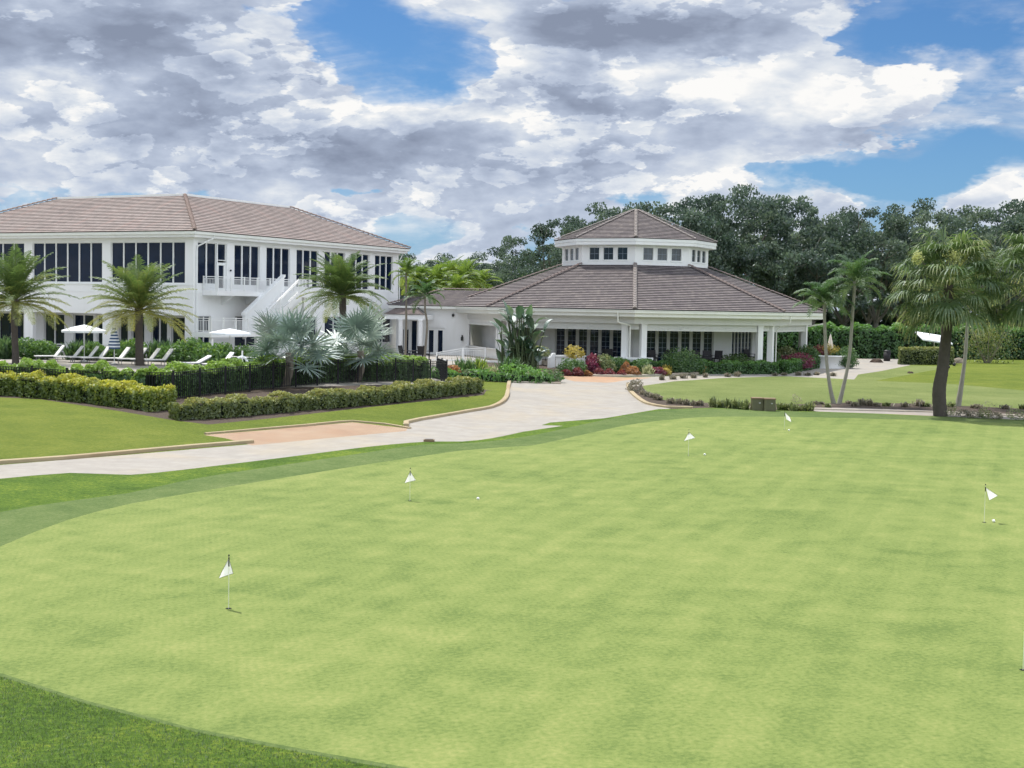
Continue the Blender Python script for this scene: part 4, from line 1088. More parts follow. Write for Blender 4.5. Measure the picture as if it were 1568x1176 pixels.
# white railing and ramp wall before the bar bay
rr = thing('ramp_railing', 'white baluster railing on the ramp in front of the bar opening', 'railing', tuple(gnd(700, 566)), 0)
a0 = at_y(690, 545, 112.5); a1 = at_y(744, 541, 112.5)
def Frr(s, d, z): return (a0[0] + s - rr.location[0], 112.5 - d - rr.location[1], z - rr.location[2])
railing(rr, 0, Frr, 1.0, a1[0] - a0[0], 0, 1.15, 1.0, z1=1.2); railing(rr, 0, Frr, -1.2, 1.0, 0, .75, 1.0, z1=1.15)
m = MB(); m.box(-1.6, a1[0] - a0[0] + 2.6, -.25, -.05, .2, 1.17, Frr); m.build('ramp_wall', 'white', rr)

# ------------------------------------------------------------------ vegetation builders
def oak_mesh(seed, H=17., Rc=6.5, nc=85, nl=210, leaf=.36, zb=.32, flat=1.):
    r = np.random.default_rng(seed)
    cl = []
    # limbs
    tb = MB(); tips = []
    h0 = H * r.uniform(.14, .22)
    tb.tube([(0, 0, -.5), (r.normal() * .1, r.normal() * .1, h0 * .5), (r.normal() * .2, r.normal() * .2, h0)], [.42, .34, .30], 8)
    nlb = r.integers(4, 7)
    for i in range(nlb):
        az = 2 * PI * i / nlb + r.normal() * .4; el = r.uniform(.75, 1.3); L = H * r.uniform(.42, .62)
        p = np.array([0, 0, h0 * .92]); P = [p]; d = np.array([math.cos(az) * math.cos(el), math.sin(az) * math.cos(el), math.sin(el)])
        for s in range(5):
            d = d + r.normal(size=3) * .13; d /= np.linalg.norm(d); p = p + d * L / 5; P.append(p)
        tb.tube(P, list(np.linspace(.20, .05, 6)), 6)
        for j in (2, 3, 4, 5):
            for q in range(2):
                e = d + r.normal(size=3) * .75; e /= np.linalg.norm(e); e2 = e + r.normal(size=3) * .3; e2 /= np.linalg.norm(e2)
                T1 = P[j] + e * L * .18; T2 = T1 + e2 * L * .15
                tb.tube([P[j], T1, T2], [.07, .045, .015], 5); tips += [T1, T2]
    tips = np.array(tips)
    # clumps: around tips and over an uneven shell
    C = []
    for i in range(nc):
        if r.random() < .45: c = tips[r.integers(len(tips))] + r.normal(size=3) * .8
        else:
            v = r.normal(size=3); v[2] = abs(v[2]) * 1.1 - .35; v /= np.linalg.norm(v)
            c = np.array([0, 0, H * .60]) + v * np.array([Rc, Rc, H * .38 * flat]) * r.uniform(.62, 1.0)
        C.append((c, r.uniform(.55, 1.35)))
    pts = []; vv = []
    for c, s in C:
        m = int(nl * s * s * .8) + 30; q = r.normal(size=(m, 3)); q /= np.linalg.norm(q, axis=1)[:, None]
        q *= (r.random(m) ** .45)[:, None] * np.array([1.25, 1.25, .75]) * s
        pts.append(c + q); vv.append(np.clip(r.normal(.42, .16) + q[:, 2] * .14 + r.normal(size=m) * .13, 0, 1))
    pts = np.concatenate(pts); vv = np.concatenate(vv)
    k = pts[:, 2] > H * .2; pts = pts[k]; vv = vv[k]
    return tb, leaf_quads(pts, leaf, .62), vv

def blob_leaves(n, rx, ry, rz, leaf, seed=0, cz=None, shell=.55, aspect=.55, lumps=6, base=.4, flatb=True):
    r = np.random.default_rng(seed)
    q = r.normal(size=(n, 3)); q /= np.linalg.norm(q, axis=1)[:, None]
    if flatb: q[:, 2] = np.abs(q[:, 2]) * r.choice([1, 1, 1, -.35], n)
    L = r.normal(size=(lumps, 3)); L /= np.linalg.norm(L, axis=1)[:, None]
    bump = 1 + .22 * np.clip((q @ L.T).max(1) * 4 - 2.6, -1, 1)
    d = (shell + (1 - shell) * r.random(n)) * bump
    P = q * d[:, None] * np.array([rx, ry, rz]); P[:, 2] += (rz * .35 if cz is None else cz)
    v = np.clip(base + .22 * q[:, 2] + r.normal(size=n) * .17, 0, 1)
    return leaf_quads(P, leaf, aspect, .5, q), v

def path_pts(p0, az, e0, L, droop, n=10, pw=1.4):
    P = [np.array(p0, float)]; dirs = []
    for i in range(n):
        e = e0 - droop * ((i + .5) / n) ** pw
        d = np.array([math.cos(az) * math.cos(e), math.sin(az) * math.cos(e), math.sin(e)]); dirs.append(d)
        P.append(P[-1] + d * L / n)
    dirs.append(dirs[-1]); return P, dirs

def feather(Q, Vv, p0, az, e0, L, droop, pairs=34, ll=.5, val=.5, w=.045, hang=.55, vee=.35, r=rnd, bare=.12):
    P, D = path_pts(p0, az, e0, L, droop, 12)
    side = np.array([-math.sin(az), math.cos(az), 0])
    for i in range(12):     # rachis
        t = i / 12; hw = .028 * (1 - t) + .008; up = np.cross(side, D[i]); 
        Q.append([P[i] - side * hw, P[i] + side * hw, P[i + 1] + side * hw * .9, P[i + 1] - side * hw * .9]); Vv.append(min(1, val + .25))
        Q.append([P[i] - up * hw, P[i] + up * hw, P[i + 1] + up * hw * .9, P[i + 1] - up * hw * .9]); Vv.append(min(1, val + .25))
    for k in range(pairs):
        t = bare + (1 - bare) * (k + .5) / pairs; f = t * 12; i = min(11, int(f)); p = P[i] + (P[i + 1] - P[i]) * (f - i); d = D[i]
        up = np.cross(d, side) * -1; up = up if up[2] > 0 else -up
        l = ll * (math.sin(PI * min(1, .12 + .86 * t)) ** .6) * r.uniform(.85, 1.1)
        for sg in (-1, 1):
            o = side * sg + d * (.45 + .7 * t) + up * vee * r.uniform(.4, 1.4); o /= np.linalg.norm(o)
            m = p + o * l * .55; o2 = o + np.array([0, 0, -hang * r.uniform(.6, 1.5)]); o2 /= np.linalg.norm(o2); e = m + o2 * l * .5
            wv = d * w * .5
            Q.append([p - wv * .6, p + wv * .6, m + wv, m - wv]); Q.append([m - wv, m + wv, e + wv * .15, e - wv * .15])
            v = min(1, max(0, val + r.gauss(0, .07))); Vv += [v, min(1, v + .05)]

def fan(Q, Vv, p0, az, e0, pet, Rf, nseg=28, val=.5, spread=5.0, droop=.5, w=.085, r=rnd, cup=.25, tipv=.0, split=.45, roll=0.):
    P, D = path_pts(p0, az, e0, pet, .35, 4, 1.)
    side = np.array([-math.sin(az), math.cos(az), 0]); hub = P[-1]; d = D[-1]; up = np.cross(d, side); up = -up if up[2] < 0 else up
    if roll: cr_, sr_ = math.cos(roll), math.sin(roll); side, up = side * cr_ + up * sr_, up * cr_ - side * sr_
    for i in range(4):
        for x in (side, up): Q.append([P[i] - x * .03, P[i] + x * .03, P[i + 1] + x * .022, P[i + 1] - x * .022]); Vv.append(min(1, val + .3))
    for k in range(nseg):
        a = (k + .5) / nseg * spread - spread / 2
        o = d * math.cos(a) + side * math.sin(a) + up * (cup * (1 - abs(math.cos(a))) + r.gauss(0, .06) + (.05 if k % 2 else -.05)); o /= np.linalg.norm(o)
        l = Rf * (1 - .22 * (abs(a) / (spread / 2)) ** 2) * r.uniform(.9, 1.07)
        wv = np.cross(o, up); wv /= np.linalg.norm(wv)
        m = hub + o * l * split; ww = 2 * math.sin(spread / nseg / 2) * l * split * .5
        o2 = o + np.array([0, 0, -droop * r.uniform(.5, 1.4)]); o2 /= np.linalg.norm(o2); m2 = m + o2 * l * .28
        o3 = o2 + np.array([0, 0, -droop * r.uniform(.8, 2.)]); o3 /= np.linalg.norm(o3); e = m2 + o3 * l * .27
        v = min(1, max(0, val + r.gauss(0, .06)))
        Q.append([hub - wv * .01, hub + wv * .01, m + wv * ww, m - wv * ww]); Vv.append(v)
        Q.append([m - wv * ww, m + wv * ww, m2 + wv * ww * .6, m2 - wv * ww * .6]); Vv.append(v)
        Q.append([m2 - wv * ww * .6, m2 + wv * ww * .6, e + wv * .004, e - wv * .004]); Vv.append(min(1, v + tipv))

def trunk(parent, pts, rad, mat, n=10, rings=0.):
    P = catmull3(pts); R = np.interp(np.linspace(0, 1, len(P)), np.linspace(0, 1, len(rad)), rad)
    if rings: R = R * (1 + rings * np.array([(i % 2) * 1. for i in range(len(P))]))
    t = MB(); t.tube(P, list(R), n); return t.build('trunk', mat, parent)
def catmull3(P, m=10):
    P = [np.array(p, float) for p in P]; out = []
    for i in range(len(P) - 1):
        p0, p1, p2, p3 = P[max(i - 1, 0)], P[i], P[i + 1], P[min(i + 2, len(P) - 1)]
        for k in range(m):
            t = k / m; out.append(.5 * ((2 * p1) + (-p0 + p2) * t + (2 * p0 - 5 * p1 + 4 * p2 - p3) * t * t + (-p0 + 3 * p1 - 3 * p2 + p3) * t ** 3))
    out.append(P[-1]); return out

def px_trunk(base, pts, Y=None):
    """stem following photo points at the depth of its base; returns local points"""
    B = gnd(*base) if len(base) == 2 else np.array(base); out = [(0, 0, -.3)]
    for x, y in pts: q = at_y(x, y, B[1]); out.append((q[0] - B[0], 0, q[2] - B[2]))
    return B, out

def feather_palm(name, label, base, stem, crown_px, rad, trunk_r, nf=46, ll=.5, group=None, mat='date', bark='barkd', seed=1, drop=1.9, valf=None, pairs=34, hang=.6, emin=-.5, emax=1.45, w=.045, base3=None, vee=.35):
    r = random.Random(seed)
    if base3 is None: B, P = px_trunk(base, stem)
    else:
        B = np.array(base3); P = [(0, 0, -.3)] + [(at_y(x, y, B[1])[0] - B[0], 0, at_y(x, y, B[1])[2] - B[2]) for x, y in stem]
    t = thing(name, label, 'palm tree', tuple(B), 0, group)
    trunk(t, P, trunk_r, bark, rings=.06)
    top = np.array(P[-1]); Q, Vv = [], []
    for i in range(nf):
        k = (i + .5) / nf; az = i * 2.399963 + r.gauss(0, .15); e0 = emax + (emin - emax) * k ** 1.1 + r.gauss(0, .07)
        L = rad * r.uniform(.85, 1.1) * (1.0 if k > .15 else .85)
        dr = drop * (.55 + .5 * r.random()) * (.55 + .45 * min(1, (1.6 - abs(e0 - .4)))) 
        v = (valf(k) if valf else .25 + .55 * max(0, k - .35)) + r.gauss(0, .07)
        feather(Q, Vv, top + np.array([r.gauss(0, .04), r.gauss(0, .04), -.35 * k + .1]), az, e0, L, dr, pairs, ll, max(0, min(1, v)), w, hang, vee, r)
    quadmesh('crown', np.array(Q), np.array(Vv), mat, t); return t

def fan_palm(name, label, base, stem, trunk_r, n, pet, Rf, nseg=28, group=None, mat='sabal', bark='barkd', seed=1, emin=-.6, emax=1.4, spread=5., droop=.5, valf=None, tipv=0., cup=.25, split=.45, rolls=0.):
    r = random.Random(seed); B, P = px_trunk(base, stem)
    t = thing(name, label, 'palm tree', tuple(B), 0, group); trunk(t, P, trunk_r, bark, rings=.05)
    top = np.array(P[-1]); Q, Vv = [], []
    for i in range(n):
        k = (i + .5) / n; az = i * 2.399963 + r.gauss(0, .2); e0 = emax + (emin - emax) * k + r.gauss(0, .1)
        v = (valf(k) if valf else .45) + r.gauss(0, .12)
        fan(Q, Vv, top + np.array([0, 0, -.3 * k]), az, e0, pet * r.uniform(.8, 1.15), Rf * r.uniform(.88, 1.1), nseg, max(0, min(1, v)), spread, droop, r=r, cup=cup, tipv=tipv, split=split, roll=r.gauss(0, rolls) if rolls else 0.)
    quadmesh('crown', np.array(Q), np.array(Vv), mat, t); return t

# ------------------------------------------------------------------ trees behind
def ordinal(i, n):
    w = ['first', 'second', 'third', 'fourth', 'fifth', 'sixth', 'seventh', 'eighth', 'ninth', 'tenth', 'eleventh', 'twelfth', 'thirteenth', 'fourteenth', 'fifteenth', 'sixteenth', 'seventeenth', 'eighteenth', 'nineteenth', 'twentieth', 'twenty-first', 'twenty-second', 'twenty-third', 'twenty-fourth', 'twenty-fifth']
    return w[i]
protos = []
for i in range(5):
    tb, Q, V_ = oak_mesh(100 + i, H=17, Rc=6.2 + .3 * i, nc=78 + 4 * i, nl=150, leaf=.36, flat=1.12)
    t = thing('broadleaf_tree', 'tree', 'tree', (0, 0, 0), 0, 'broadleaf trees behind the pavilion')
    tb.build('trunk', 'barkt', t); quadmesh('crown', Q, V_, 'oak', t); protos.append([t, False])
def oak(i, px, top, Y, label, rz, group='broadleaf trees behind the pavilion', wide=1.):
    X = at_y(px, 480, Y)[0]; z = 1.0; H = at_y(px, top, Y)[2] - z
    s = H / 17.0; sc = (s * wide, s * wide, s)
    if not protos[i][1]:
        protos[i][1] = True; t = protos[i][0]; t.location = (X, Y, z); t.rotation_euler = (0, 0, rz); t.scale = sc; t['label'] = label; t['group'] = group; return t
    return dup(protos[i][0], (X, Y, z), rz, label, group, sc)
row = [(800, 352, 168), (852, 326, 160), (905, 312, 172), (958, 303, 163), (1012, 296, 174), (1062, 284, 162), (1110, 292, 175), (1150, 281, 163), (1198, 290, 170), (1245, 300, 161), (1292, 330, 170), (1342, 308, 163), (1392, 306, 172), (1440, 308, 161), (1490, 306, 170), (1545, 292, 163), (1600, 296, 170)]
places = {0: 'leftmost, lower crown left of the pavilion roof', 1: 'over the left slope of the pavilion roof', 2: 'left behind the cupola', 3: 'directly behind the cupola roof peak', 4: 'just right of the cupola peak', 5: 'above the right edge of the cupola', 6: 'right of the cupola', 7: 'tallest crown right of the cupola', 8: 'over the right slope of the pavilion roof', 9: 'above the right eave corner of the pavilion', 10: 'low crown in the dip of the tree line', 11: 'behind the taller slim palm', 12: 'left behind the big fan palm', 13: 'above the big fan palm crown', 14: 'right behind the big fan palm', 15: 'tall crown at the right edge', 16: 'last crown cut by the right edge'}
for j, (x, tp, Y) in enumerate(row): oak(j % 5, x, tp + 6, Y, 'tall dark green tree with pale limbs, ' + places[j], j * 1.9, wide=.92)
for j, (x, tp, Y) in enumerate([(1120, 350, 196), (1230, 345, 198), (1330, 352, 197), (1430, 350, 198), (1530, 345, 197), (1600, 350, 196)]):
    oak((j + 2) % 5, x, tp, Y, 'shaded tree in the second row, %s from the left behind the tall trees' % ordinal(j, 6), 1 + j * 2.3, 'second row of trees', 1.25)
for j, (x, tp, Y, w) in enumerate([(632, 384, 205, 1.2), (668, 402, 215, 1.3), (700, 392, 208, 1.3), (742, 397, 214, 1.25), (775, 375, 200, 1.1), (590, 400, 214, 1.2)]):
    lab = ['right behind the clubhouse eave', 'low one right of the clubhouse roof', 'middle one over the link roof', 'rounded one right of the link roof', 'taller one beside the big trees', 'partly behind the clubhouse roof tip'][j]
    oak(j % 5, x, tp, Y, 'distant low dark tree, ' + lab, j * 1.3, 'distant trees between the buildings', w)

def hedge(name, label, cat, line, w, h, mat, leaf, dens, group=None, top=None, base=0., seed=0, wob=.12, round_=.15, topband=None, z0=None, corey=.6, aspect=.6):
    """clipped hedge following a ground line (world xy list), leafy skin over a twiggy core"""
    r = np.random.default_rng(seed); P = [np.array(p, float) for p in line]
    c = P[0]; cz = Tz(*c); t = thing(name, label, cat, (c[0], c[1], cz), 0, group)
    Cs, Ns, mb = [], [], MB(); vals = []
    for i in range(len(P) - 1):
        a, b = P[i], P[i + 1]; L = np.linalg.norm(b - a); d = (b - a) / L; nn = np.array([-d[1], d[0]])
        za, zb = Tz(*a), Tz(*b)
        per = 2 * h + w; n = int(dens * L * per)
        s = r.random(n) * L; q = r.random(n) * per
        off = np.where(q < h, -w / 2, np.where(q > h + w, w / 2, q - h - w / 2)); zz = np.where(q < h, q, np.where(q > h + w, per - q, h))
        zz = np.clip(zz, 0, h)
        ph = s + i * 37.
        bump = wob * (np.sin(ph * 1.9 + seed) + .7 * np.sin(ph * 4.7 + 2 * seed) + .6 * np.sin(ph * 9.1 + off * 3)) * .5
        edge = (np.abs(off) > w * .42) & (zz > h * .85)
        inset = np.where(edge, round_ * .5, 0) + r.random(n) * .10 - bump * .7
        o2 = off - np.sign(off) * np.where(np.abs(off) > w * .45, inset, 0); z2 = zz - np.where(zz > h * .8, inset, 0) + bump * .5 * (zz > h * .8)
        z2 = z2 + base + (za + (zb - za) * s / L) - cz
        xy = a[None] + d[None] * s[:, None] + nn[None] * o2[:, None]
        Cs.append(np.stack([xy[:, 0] - c[0], xy[:, 1] - c[1], z2], 1))
        nv = np.zeros((n, 3)); nv[:, :2] = nn[None] * np.where(np.abs(off) > w * .45, np.sign(off), 0)[:, None]; nv[:, 2] = np.where(zz > h * .8, 1, .25); Ns.append(nv)
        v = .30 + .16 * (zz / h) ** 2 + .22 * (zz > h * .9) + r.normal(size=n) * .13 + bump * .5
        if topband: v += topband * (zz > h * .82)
        vals.append(np.clip(v, 0, 1))
        k = .5 * w * corey; hh = h * .84 - .04; e0, e1 = -.0, L
        A = lambda s_, o_, z_: ((a + d * s_ + nn * o_)[0] - c[0], (a + d * s_ + nn * o_)[1] - c[1], z_ + base + za + (zb - za) * s_ / L - cz)
        F = lambda s_, o_, z_: A(s_, o_, z_); mb.box(e0 + .05, e1 - .05, -k, k, -.2, hh, F)
    C = np.concatenate(Cs); Nn = np.concatenate(Ns); V_ = np.concatenate(vals)
    # end caps
    for a, d in ((P[0], P[0] - P[1]), (P[-1], P[-1] - P[-2])):
        d = d / np.linalg.norm(d); nn = np.array([-d[1], d[0]]); n = int(dens * w * h); o_ = (r.random(n) - .5) * w; z_ = r.random(n) * h
        xy = a[None] + d[None] * (r.random(n) * .12)[:, None] + nn[None] * o_[:, None]
        C = np.concatenate([C, np.stack([xy[:, 0] - c[0], xy[:, 1] - c[1], z_ + base + Tz(*a) - cz], 1)]); nv = np.zeros((n, 3)); nv[:, :2] = d; Nn = np.concatenate([Nn, nv]); V_ = np.concatenate([V_, np.clip(.35 + .2 * z_ / h + r.normal(size=n) * .13, 0, 1)])
    quadmesh('foliage', leaf_quads(C, leaf, aspect, .8, Nn), V_, mat, t)
    mb.build('twigs', 'core', t)
    return t
W2 = lambda *p: [gnd(x, y)[:2] for x, y in p]
# near hedges left
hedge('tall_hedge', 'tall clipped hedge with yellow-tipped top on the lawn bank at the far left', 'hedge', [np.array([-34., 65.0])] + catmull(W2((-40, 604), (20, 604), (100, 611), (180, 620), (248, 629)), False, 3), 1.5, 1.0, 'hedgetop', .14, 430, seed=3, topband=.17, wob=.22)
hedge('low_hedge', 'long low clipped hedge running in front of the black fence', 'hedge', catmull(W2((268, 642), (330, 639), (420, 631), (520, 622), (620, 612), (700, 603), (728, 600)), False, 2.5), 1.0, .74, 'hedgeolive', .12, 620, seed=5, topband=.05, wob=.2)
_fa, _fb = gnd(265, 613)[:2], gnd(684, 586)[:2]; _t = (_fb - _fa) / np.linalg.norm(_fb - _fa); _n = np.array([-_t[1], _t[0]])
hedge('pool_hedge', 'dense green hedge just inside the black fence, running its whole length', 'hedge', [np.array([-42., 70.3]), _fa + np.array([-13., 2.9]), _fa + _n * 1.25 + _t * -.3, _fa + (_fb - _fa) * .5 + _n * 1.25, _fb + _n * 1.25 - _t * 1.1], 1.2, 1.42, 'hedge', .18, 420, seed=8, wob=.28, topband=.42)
def undergrowth():
    r = np.random.default_rng(5); n = 42000
    x = r.uniform(-70, 120, n); z = r.random(n) ** 1.2 * (7.5 + 2.2 * np.sin(x * .35) + 1.3 * np.sin(x * .9)) * np.where(x < 8, .75, 1.)
    P = np.stack([x, 203 + r.normal(size=n) * 1.6 + .02 * x, z + .8], 1)
    o = quadmesh('undergrowth', leaf_quads(P, 1.0, .8), np.clip(.22 + r.normal(size=n) * .12 + .02 * z, 0, 1), 'oak'); o['kind'] = 'stuff'
undergrowth()
def far_wood():
    r = np.random.default_rng(8); n = 16000; x = r.uniform(-190, 110, n)
    top = 12.5 + 2.6 * np.sin(x * .21) + 1.8 * np.sin(x * .57 + 1) + 1.2 * np.sin(x * 1.3)
    z = r.random(n) ** .8 * top; P = np.stack([x, -95 + r.normal(size=n) * 2.5, z], 1)
    quadmesh('far_wood', leaf_quads(P, 1.7, .8), np.clip(.3 + r.normal(size=n) * .15, 0, 1), 'oak')['kind'] = 'stuff'
far_wood()
# big hedges right
def lineY(x0, x1, Y0, Y1, n=2): return [np.array([at_y(x0 + (x1 - x0) * k / n, 540, Y0 + (Y1 - Y0) * k / n)[0], Y0 + (Y1 - Y0) * k / n]) for k in range(n + 1)]
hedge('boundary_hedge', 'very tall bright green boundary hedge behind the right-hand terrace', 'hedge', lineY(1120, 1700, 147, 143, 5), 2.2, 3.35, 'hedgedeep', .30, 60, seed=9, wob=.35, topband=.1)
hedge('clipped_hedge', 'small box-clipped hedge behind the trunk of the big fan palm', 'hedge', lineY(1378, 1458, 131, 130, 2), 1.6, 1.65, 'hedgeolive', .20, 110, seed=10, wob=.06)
# shrubs against the clubhouse
def shrubs(rows, mat, name, cat, group, leaf=.13, n=900, lab=None, seed0=0, aspect=.55, shell=.55):
    base = [quadmesh_proto(mat, leaf, n, seed0 + s, aspect, shell) for s in range(2)]
_protoc = {}
def quad_proto(mat, leaf, n, seed, aspect, shell, kind):
    k = (mat, leaf, n, seed, aspect, shell, kind)
    if k not in _protoc:
        if kind == 'blob': Q, v = blob_leaves(n, 1, 1, 1, leaf, seed, aspect=aspect, shell=shell)
        else:               # spray of upright blades
            r = np.random.default_rng(seed); a = r.random(n) * 2 * PI; e = r.uniform(.35, 1.35, n); L = r.uniform(.6, 1.1, n)
            d = np.stack([np.cos(a) * np.cos(e), np.sin(a) * np.cos(e), np.sin(e)], 1); s = np.stack([-np.sin(a), np.cos(a), a * 0], 1) * leaf * .5
            o = r.normal(size=(n, 3)) * np.array([.28, .28, .0]); m = o + d * L[:, None] * .6; t = m + (d + np.array([0, 0, -.5])) * L[:, None] * .4
            Q = np.concatenate([np.stack([o - s * .6, o + s * .6, m + s, m - s], 1), np.stack([m - s, m + s, t + s * .1, t - s * .1], 1)]); v = np.clip(.45 + r.normal(size=2 * n) * .2, 0, 1)
        o = quadmesh('foliage', Q, v, mat); COL.objects.unlink(o); _protoc[k] = o.data; bpy.data.objects.remove(o)
    return _protoc[k]
def plant(name, label, cat, P, r, h, mat='shrub', leaf=.13, n=700, seed=0, group=None, kind='blob', aspect=.62, shell=.5):
    if kind == 'blob' and r > .5: n = int(min(3200, n * max(1., 1.3 * r * h)))
    """single plant: one leafy mesh whose base sits on the ground"""
    me = quad_proto(mat, round(leaf / max(r, .1), 2), n, seed, aspect, shell, kind)
    o = bpy.data.objects.new(name, me); COL.objects.link(o); o.location = tuple(P); o.scale = (r, r, h / (1.35 if kind == 'blob' else .9)); o.rotation_euler = (0, 0, rnd.uniform(0, 6.28))
    return tag(o, label, cat, group)
def on(px, py, z=None):
    P = gnd(px, py); return P
# deck-side shrubbery between loungers and clubhouse: each clump a thing
def atD(px, Y, z=1.15): return (at_y(px, 540, Y)[0], Y, z)
ck = [(8, 0.9, 1.9), (40, 1.2, 1.5), (66, .9, 1.2), (120, 1.1, 1.7), (150, 1.0, 1.3), (186, 1.0, 1.7), (203, .9, 1.4), (246, 1.1, 1.8), (270, 1.2, 1.5), (292, 1.1, 1.5)]
for j, (x, r, h) in enumerate(ck):
    spiky = j in (0, 3, 5, 7)
    plant('shrub', ('feathery arching' if spiky else 'dense rounded') + ' green shrub in front of the clubhouse loggia, %s from the left' % ordinal(j, 10), 'shrub', atD(x, 99.6 + .8 * (j % 2)), r * 1.15, h * 1.05, 'hedge' if not spiky else 'slim', .2 if not spiky else .12, 420 if spiky else 1700, j % 3, 'shrubs along the clubhouse loggia', 'blade' if spiky else 'blob')
for j, (x, Y, r, h) in enumerate([(322, 92, 1.0, 1.6), (345, 92.5, .9, 1.5), (372, 93, 1.0, 1.4)]):
    plant('shrub', ['bright yellow-green leafy shrub right of the paired loungers', 'rounded green shrub under the open umbrella by the stair', 'dark green shrub behind the life ring'][j], 'shrub', atD(x, Y), r, h, 'hedge', .2, 900, j, 'shrubs by the stair')
for j, (x, r, h) in enumerate([(467, 1.2, 1.7), (492, 1.2, 1.5), (516, 1.0, 1.3), (540, .9, 1.5), (572, 1.1, 1.6)]):
    plant('shrub', 'bright green leafy shrub between the two silver palms, %s from the left' % ordinal(j, 5), 'shrub', atD(x, 88), r, h, 'brightpalm' if j in (0, 3) else 'hedge', .2, 800, j % 3, 'shrubs between the silver palms')

# ------------------------------------------------------------------ palms
vf = lambda k: .38 + .75 * max(0, (k - .40)) ** .9
feather_palm('date_palm', 'bushy feather palm with yellowing lower fronds at the far left of the clubhouse', (0, 0), [(24, 550), (22, 500), (24, 458)], 0, 4.0, [.32, .24, .21, .22, .26], nf=64, ll=.75, mat='date', seed=3, drop=1.0, valf=vf, pairs=30, hang=.7, base3=atD(22, 92, 1.15), emin=-.22, w=.075)
feather_palm('date_palm', 'bushy feather palm with golden drooping lower fronds, left of the clubhouse corner', (0, 0), [(214, 556), (213, 515), (213, 472)], 0, 4.0, [.36, .30, .26, .24, .28], nf=64, ll=.75, mat='date', seed=9, drop=1.0, valf=vf, pairs=30, hang=.7, base3=atD(214, 93, 1.15), emin=-.22, w=.075)
feather_palm('date_palm', 'green feather palm rising behind the two silver palms, beside the stair', (0, 0), [(528, 550), (526, 500), (524, 450)], 0, 3.7, [.32, .24, .22, .24, .26], nf=70, ll=.7, mat='date', seed=14, drop=1.2, valf=lambda k: .25 + .35 * max(0, k - .3), pairs=30, hang=.6, base3=atD(528, 100, 1.15), emin=-.1, w=.075)
def by_fence(px, off):
    f = solve(lambda q: (*(_fa + (_fb - _fa) * q), 1.0), px, 0, 1); p = _fa + (_fb - _fa) * f + _n * off; return (p[0], p[1], Tz(*p))
fan_palm('silver_fan_palm', 'stout silver-blue fan palm inside the fence, left one of the pair', by_fence(443, .42), [(443, 570), (443, 540)], [.26, .22, .20, .22], 19, 1.55, 1.2, 34, 'silver fan palms inside the fence', 'bismarck', 'barkg', 21, -.05, 1.35, 5.5, .08, lambda k: .5, .15, .12, .6, .85)
fan_palm('silver_fan_palm', 'silver-blue fan palm with a yellow old frond, right one of the pair inside the fence', by_fence(553, .42), [(553, 565), (552, 537)], [.24, .20, .19, .21], 19, 1.6, 1.2, 34, 'silver fan palms inside the fence', 'bismarck', 'barkg', 25, .0, 1.35, 5.5, .08, lambda k: .55, .15, .12, .6, .85)
fan_palm('cabbage_palm', 'big round-headed fan palm with a thick dark trunk at the edge of the putting green', (1441, 637), [(1438, 600), (1444, 560), (1450, 500), (1453, 436)], [.38, .36, .31, .28, .26], 84, 2.25, 1.55, 24, None, 'sabal', 'barkd', 31, -.6, 1.5, 3.9, .75, lambda k: .36 + .35 * max(0, k - .5), .25, .2, .42)
fan_palm('cabbage_palm', 'fan palm crown at the right edge, its trunk outside the picture', (1588, 640), [(1588, 600), (1588, 520), (1586, 430)], [.36, .33, .30, .30], 60, 2.1, 1.45, 24, None, 'sabal', 'barkd', 37, -.6, 1.5, 3.9, .75, lambda k: .36 + .35 * max(0, k - .5), .25, .2, .42)
# yellow flower sprays in the big palm
fs = thing('flower_spray', 'pale yellow flower spray on the upper right of the big fan palm crown', 'palm flowers', (0, 0, 0), 0, 'yellow flower sprays in the fan palm')
for (x, y, r_, lab, i) in ((1462, 392, .55, 'large pale yellow flower spray near the top of the big fan palm', 0), (1404, 394, .35, 'small yellow flower spray on the left shoulder of the big fan palm', 1)):
    P = at_y(x, y, gnd(1441, 637)[1] - 1.9); Q, v = blob_leaves(420, r_, r_, r_, .10, 3 + i, shell=.2, cz=0, flatb=False)
    if i == 0: fs.location = tuple(P); quadmesh('blossoms', Q, v, 'flower', fs)
    else:
        f2 = thing('flower_spray', lab, 'palm flowers', tuple(P), 0, 'yellow flower sprays in the fan palm'); quadmesh('blossoms', Q, v, 'flower', f2)
    s = MB(); s.tube([(0, 0, 0), (-.1 if i == 0 else .5, .7, -.2), (-.2 if i == 0 else 1.0, 1.2, -.6)], [.02, .03, .035], 6); s.build('stalk', 'barkg', fs if i == 0 else f2)
fs['label'] = 'large pale yellow flower spray near the top of the big fan palm'
slimv = lambda k: .35 + .3 * k
feather_palm('slim_palm', 'slim palm leaning left, left stem of the forked pair on the right', (1279, 618), [(1272, 598), (1266, 555), (1263, 500), (1262, 460)], 0, 2.0, [.17, .13, .10, .10, .09, .10], nf=22, ll=.6, mat='slim', bark='barks', seed=41, drop=1.7, valf=slimv, pairs=26, hang=.9, emin=-.1, emax=1.4, w=.055, group='forked pair of slim palms', vee=.5)
feather_palm('slim_palm', 'taller slim palm leaning right, right stem of the forked pair', (1283, 618), [(1290, 598), (1300, 550), (1305, 490), (1309, 430)], 0, 2.3, [.17, .13, .10, .10, .09, .10], nf=24, ll=.62, mat='slim', bark='barks', seed=44, drop=1.7, valf=slimv, pairs=26, hang=.9, emin=-.1, emax=1.4, w=.055, group='forked pair of slim palms', vee=.5)
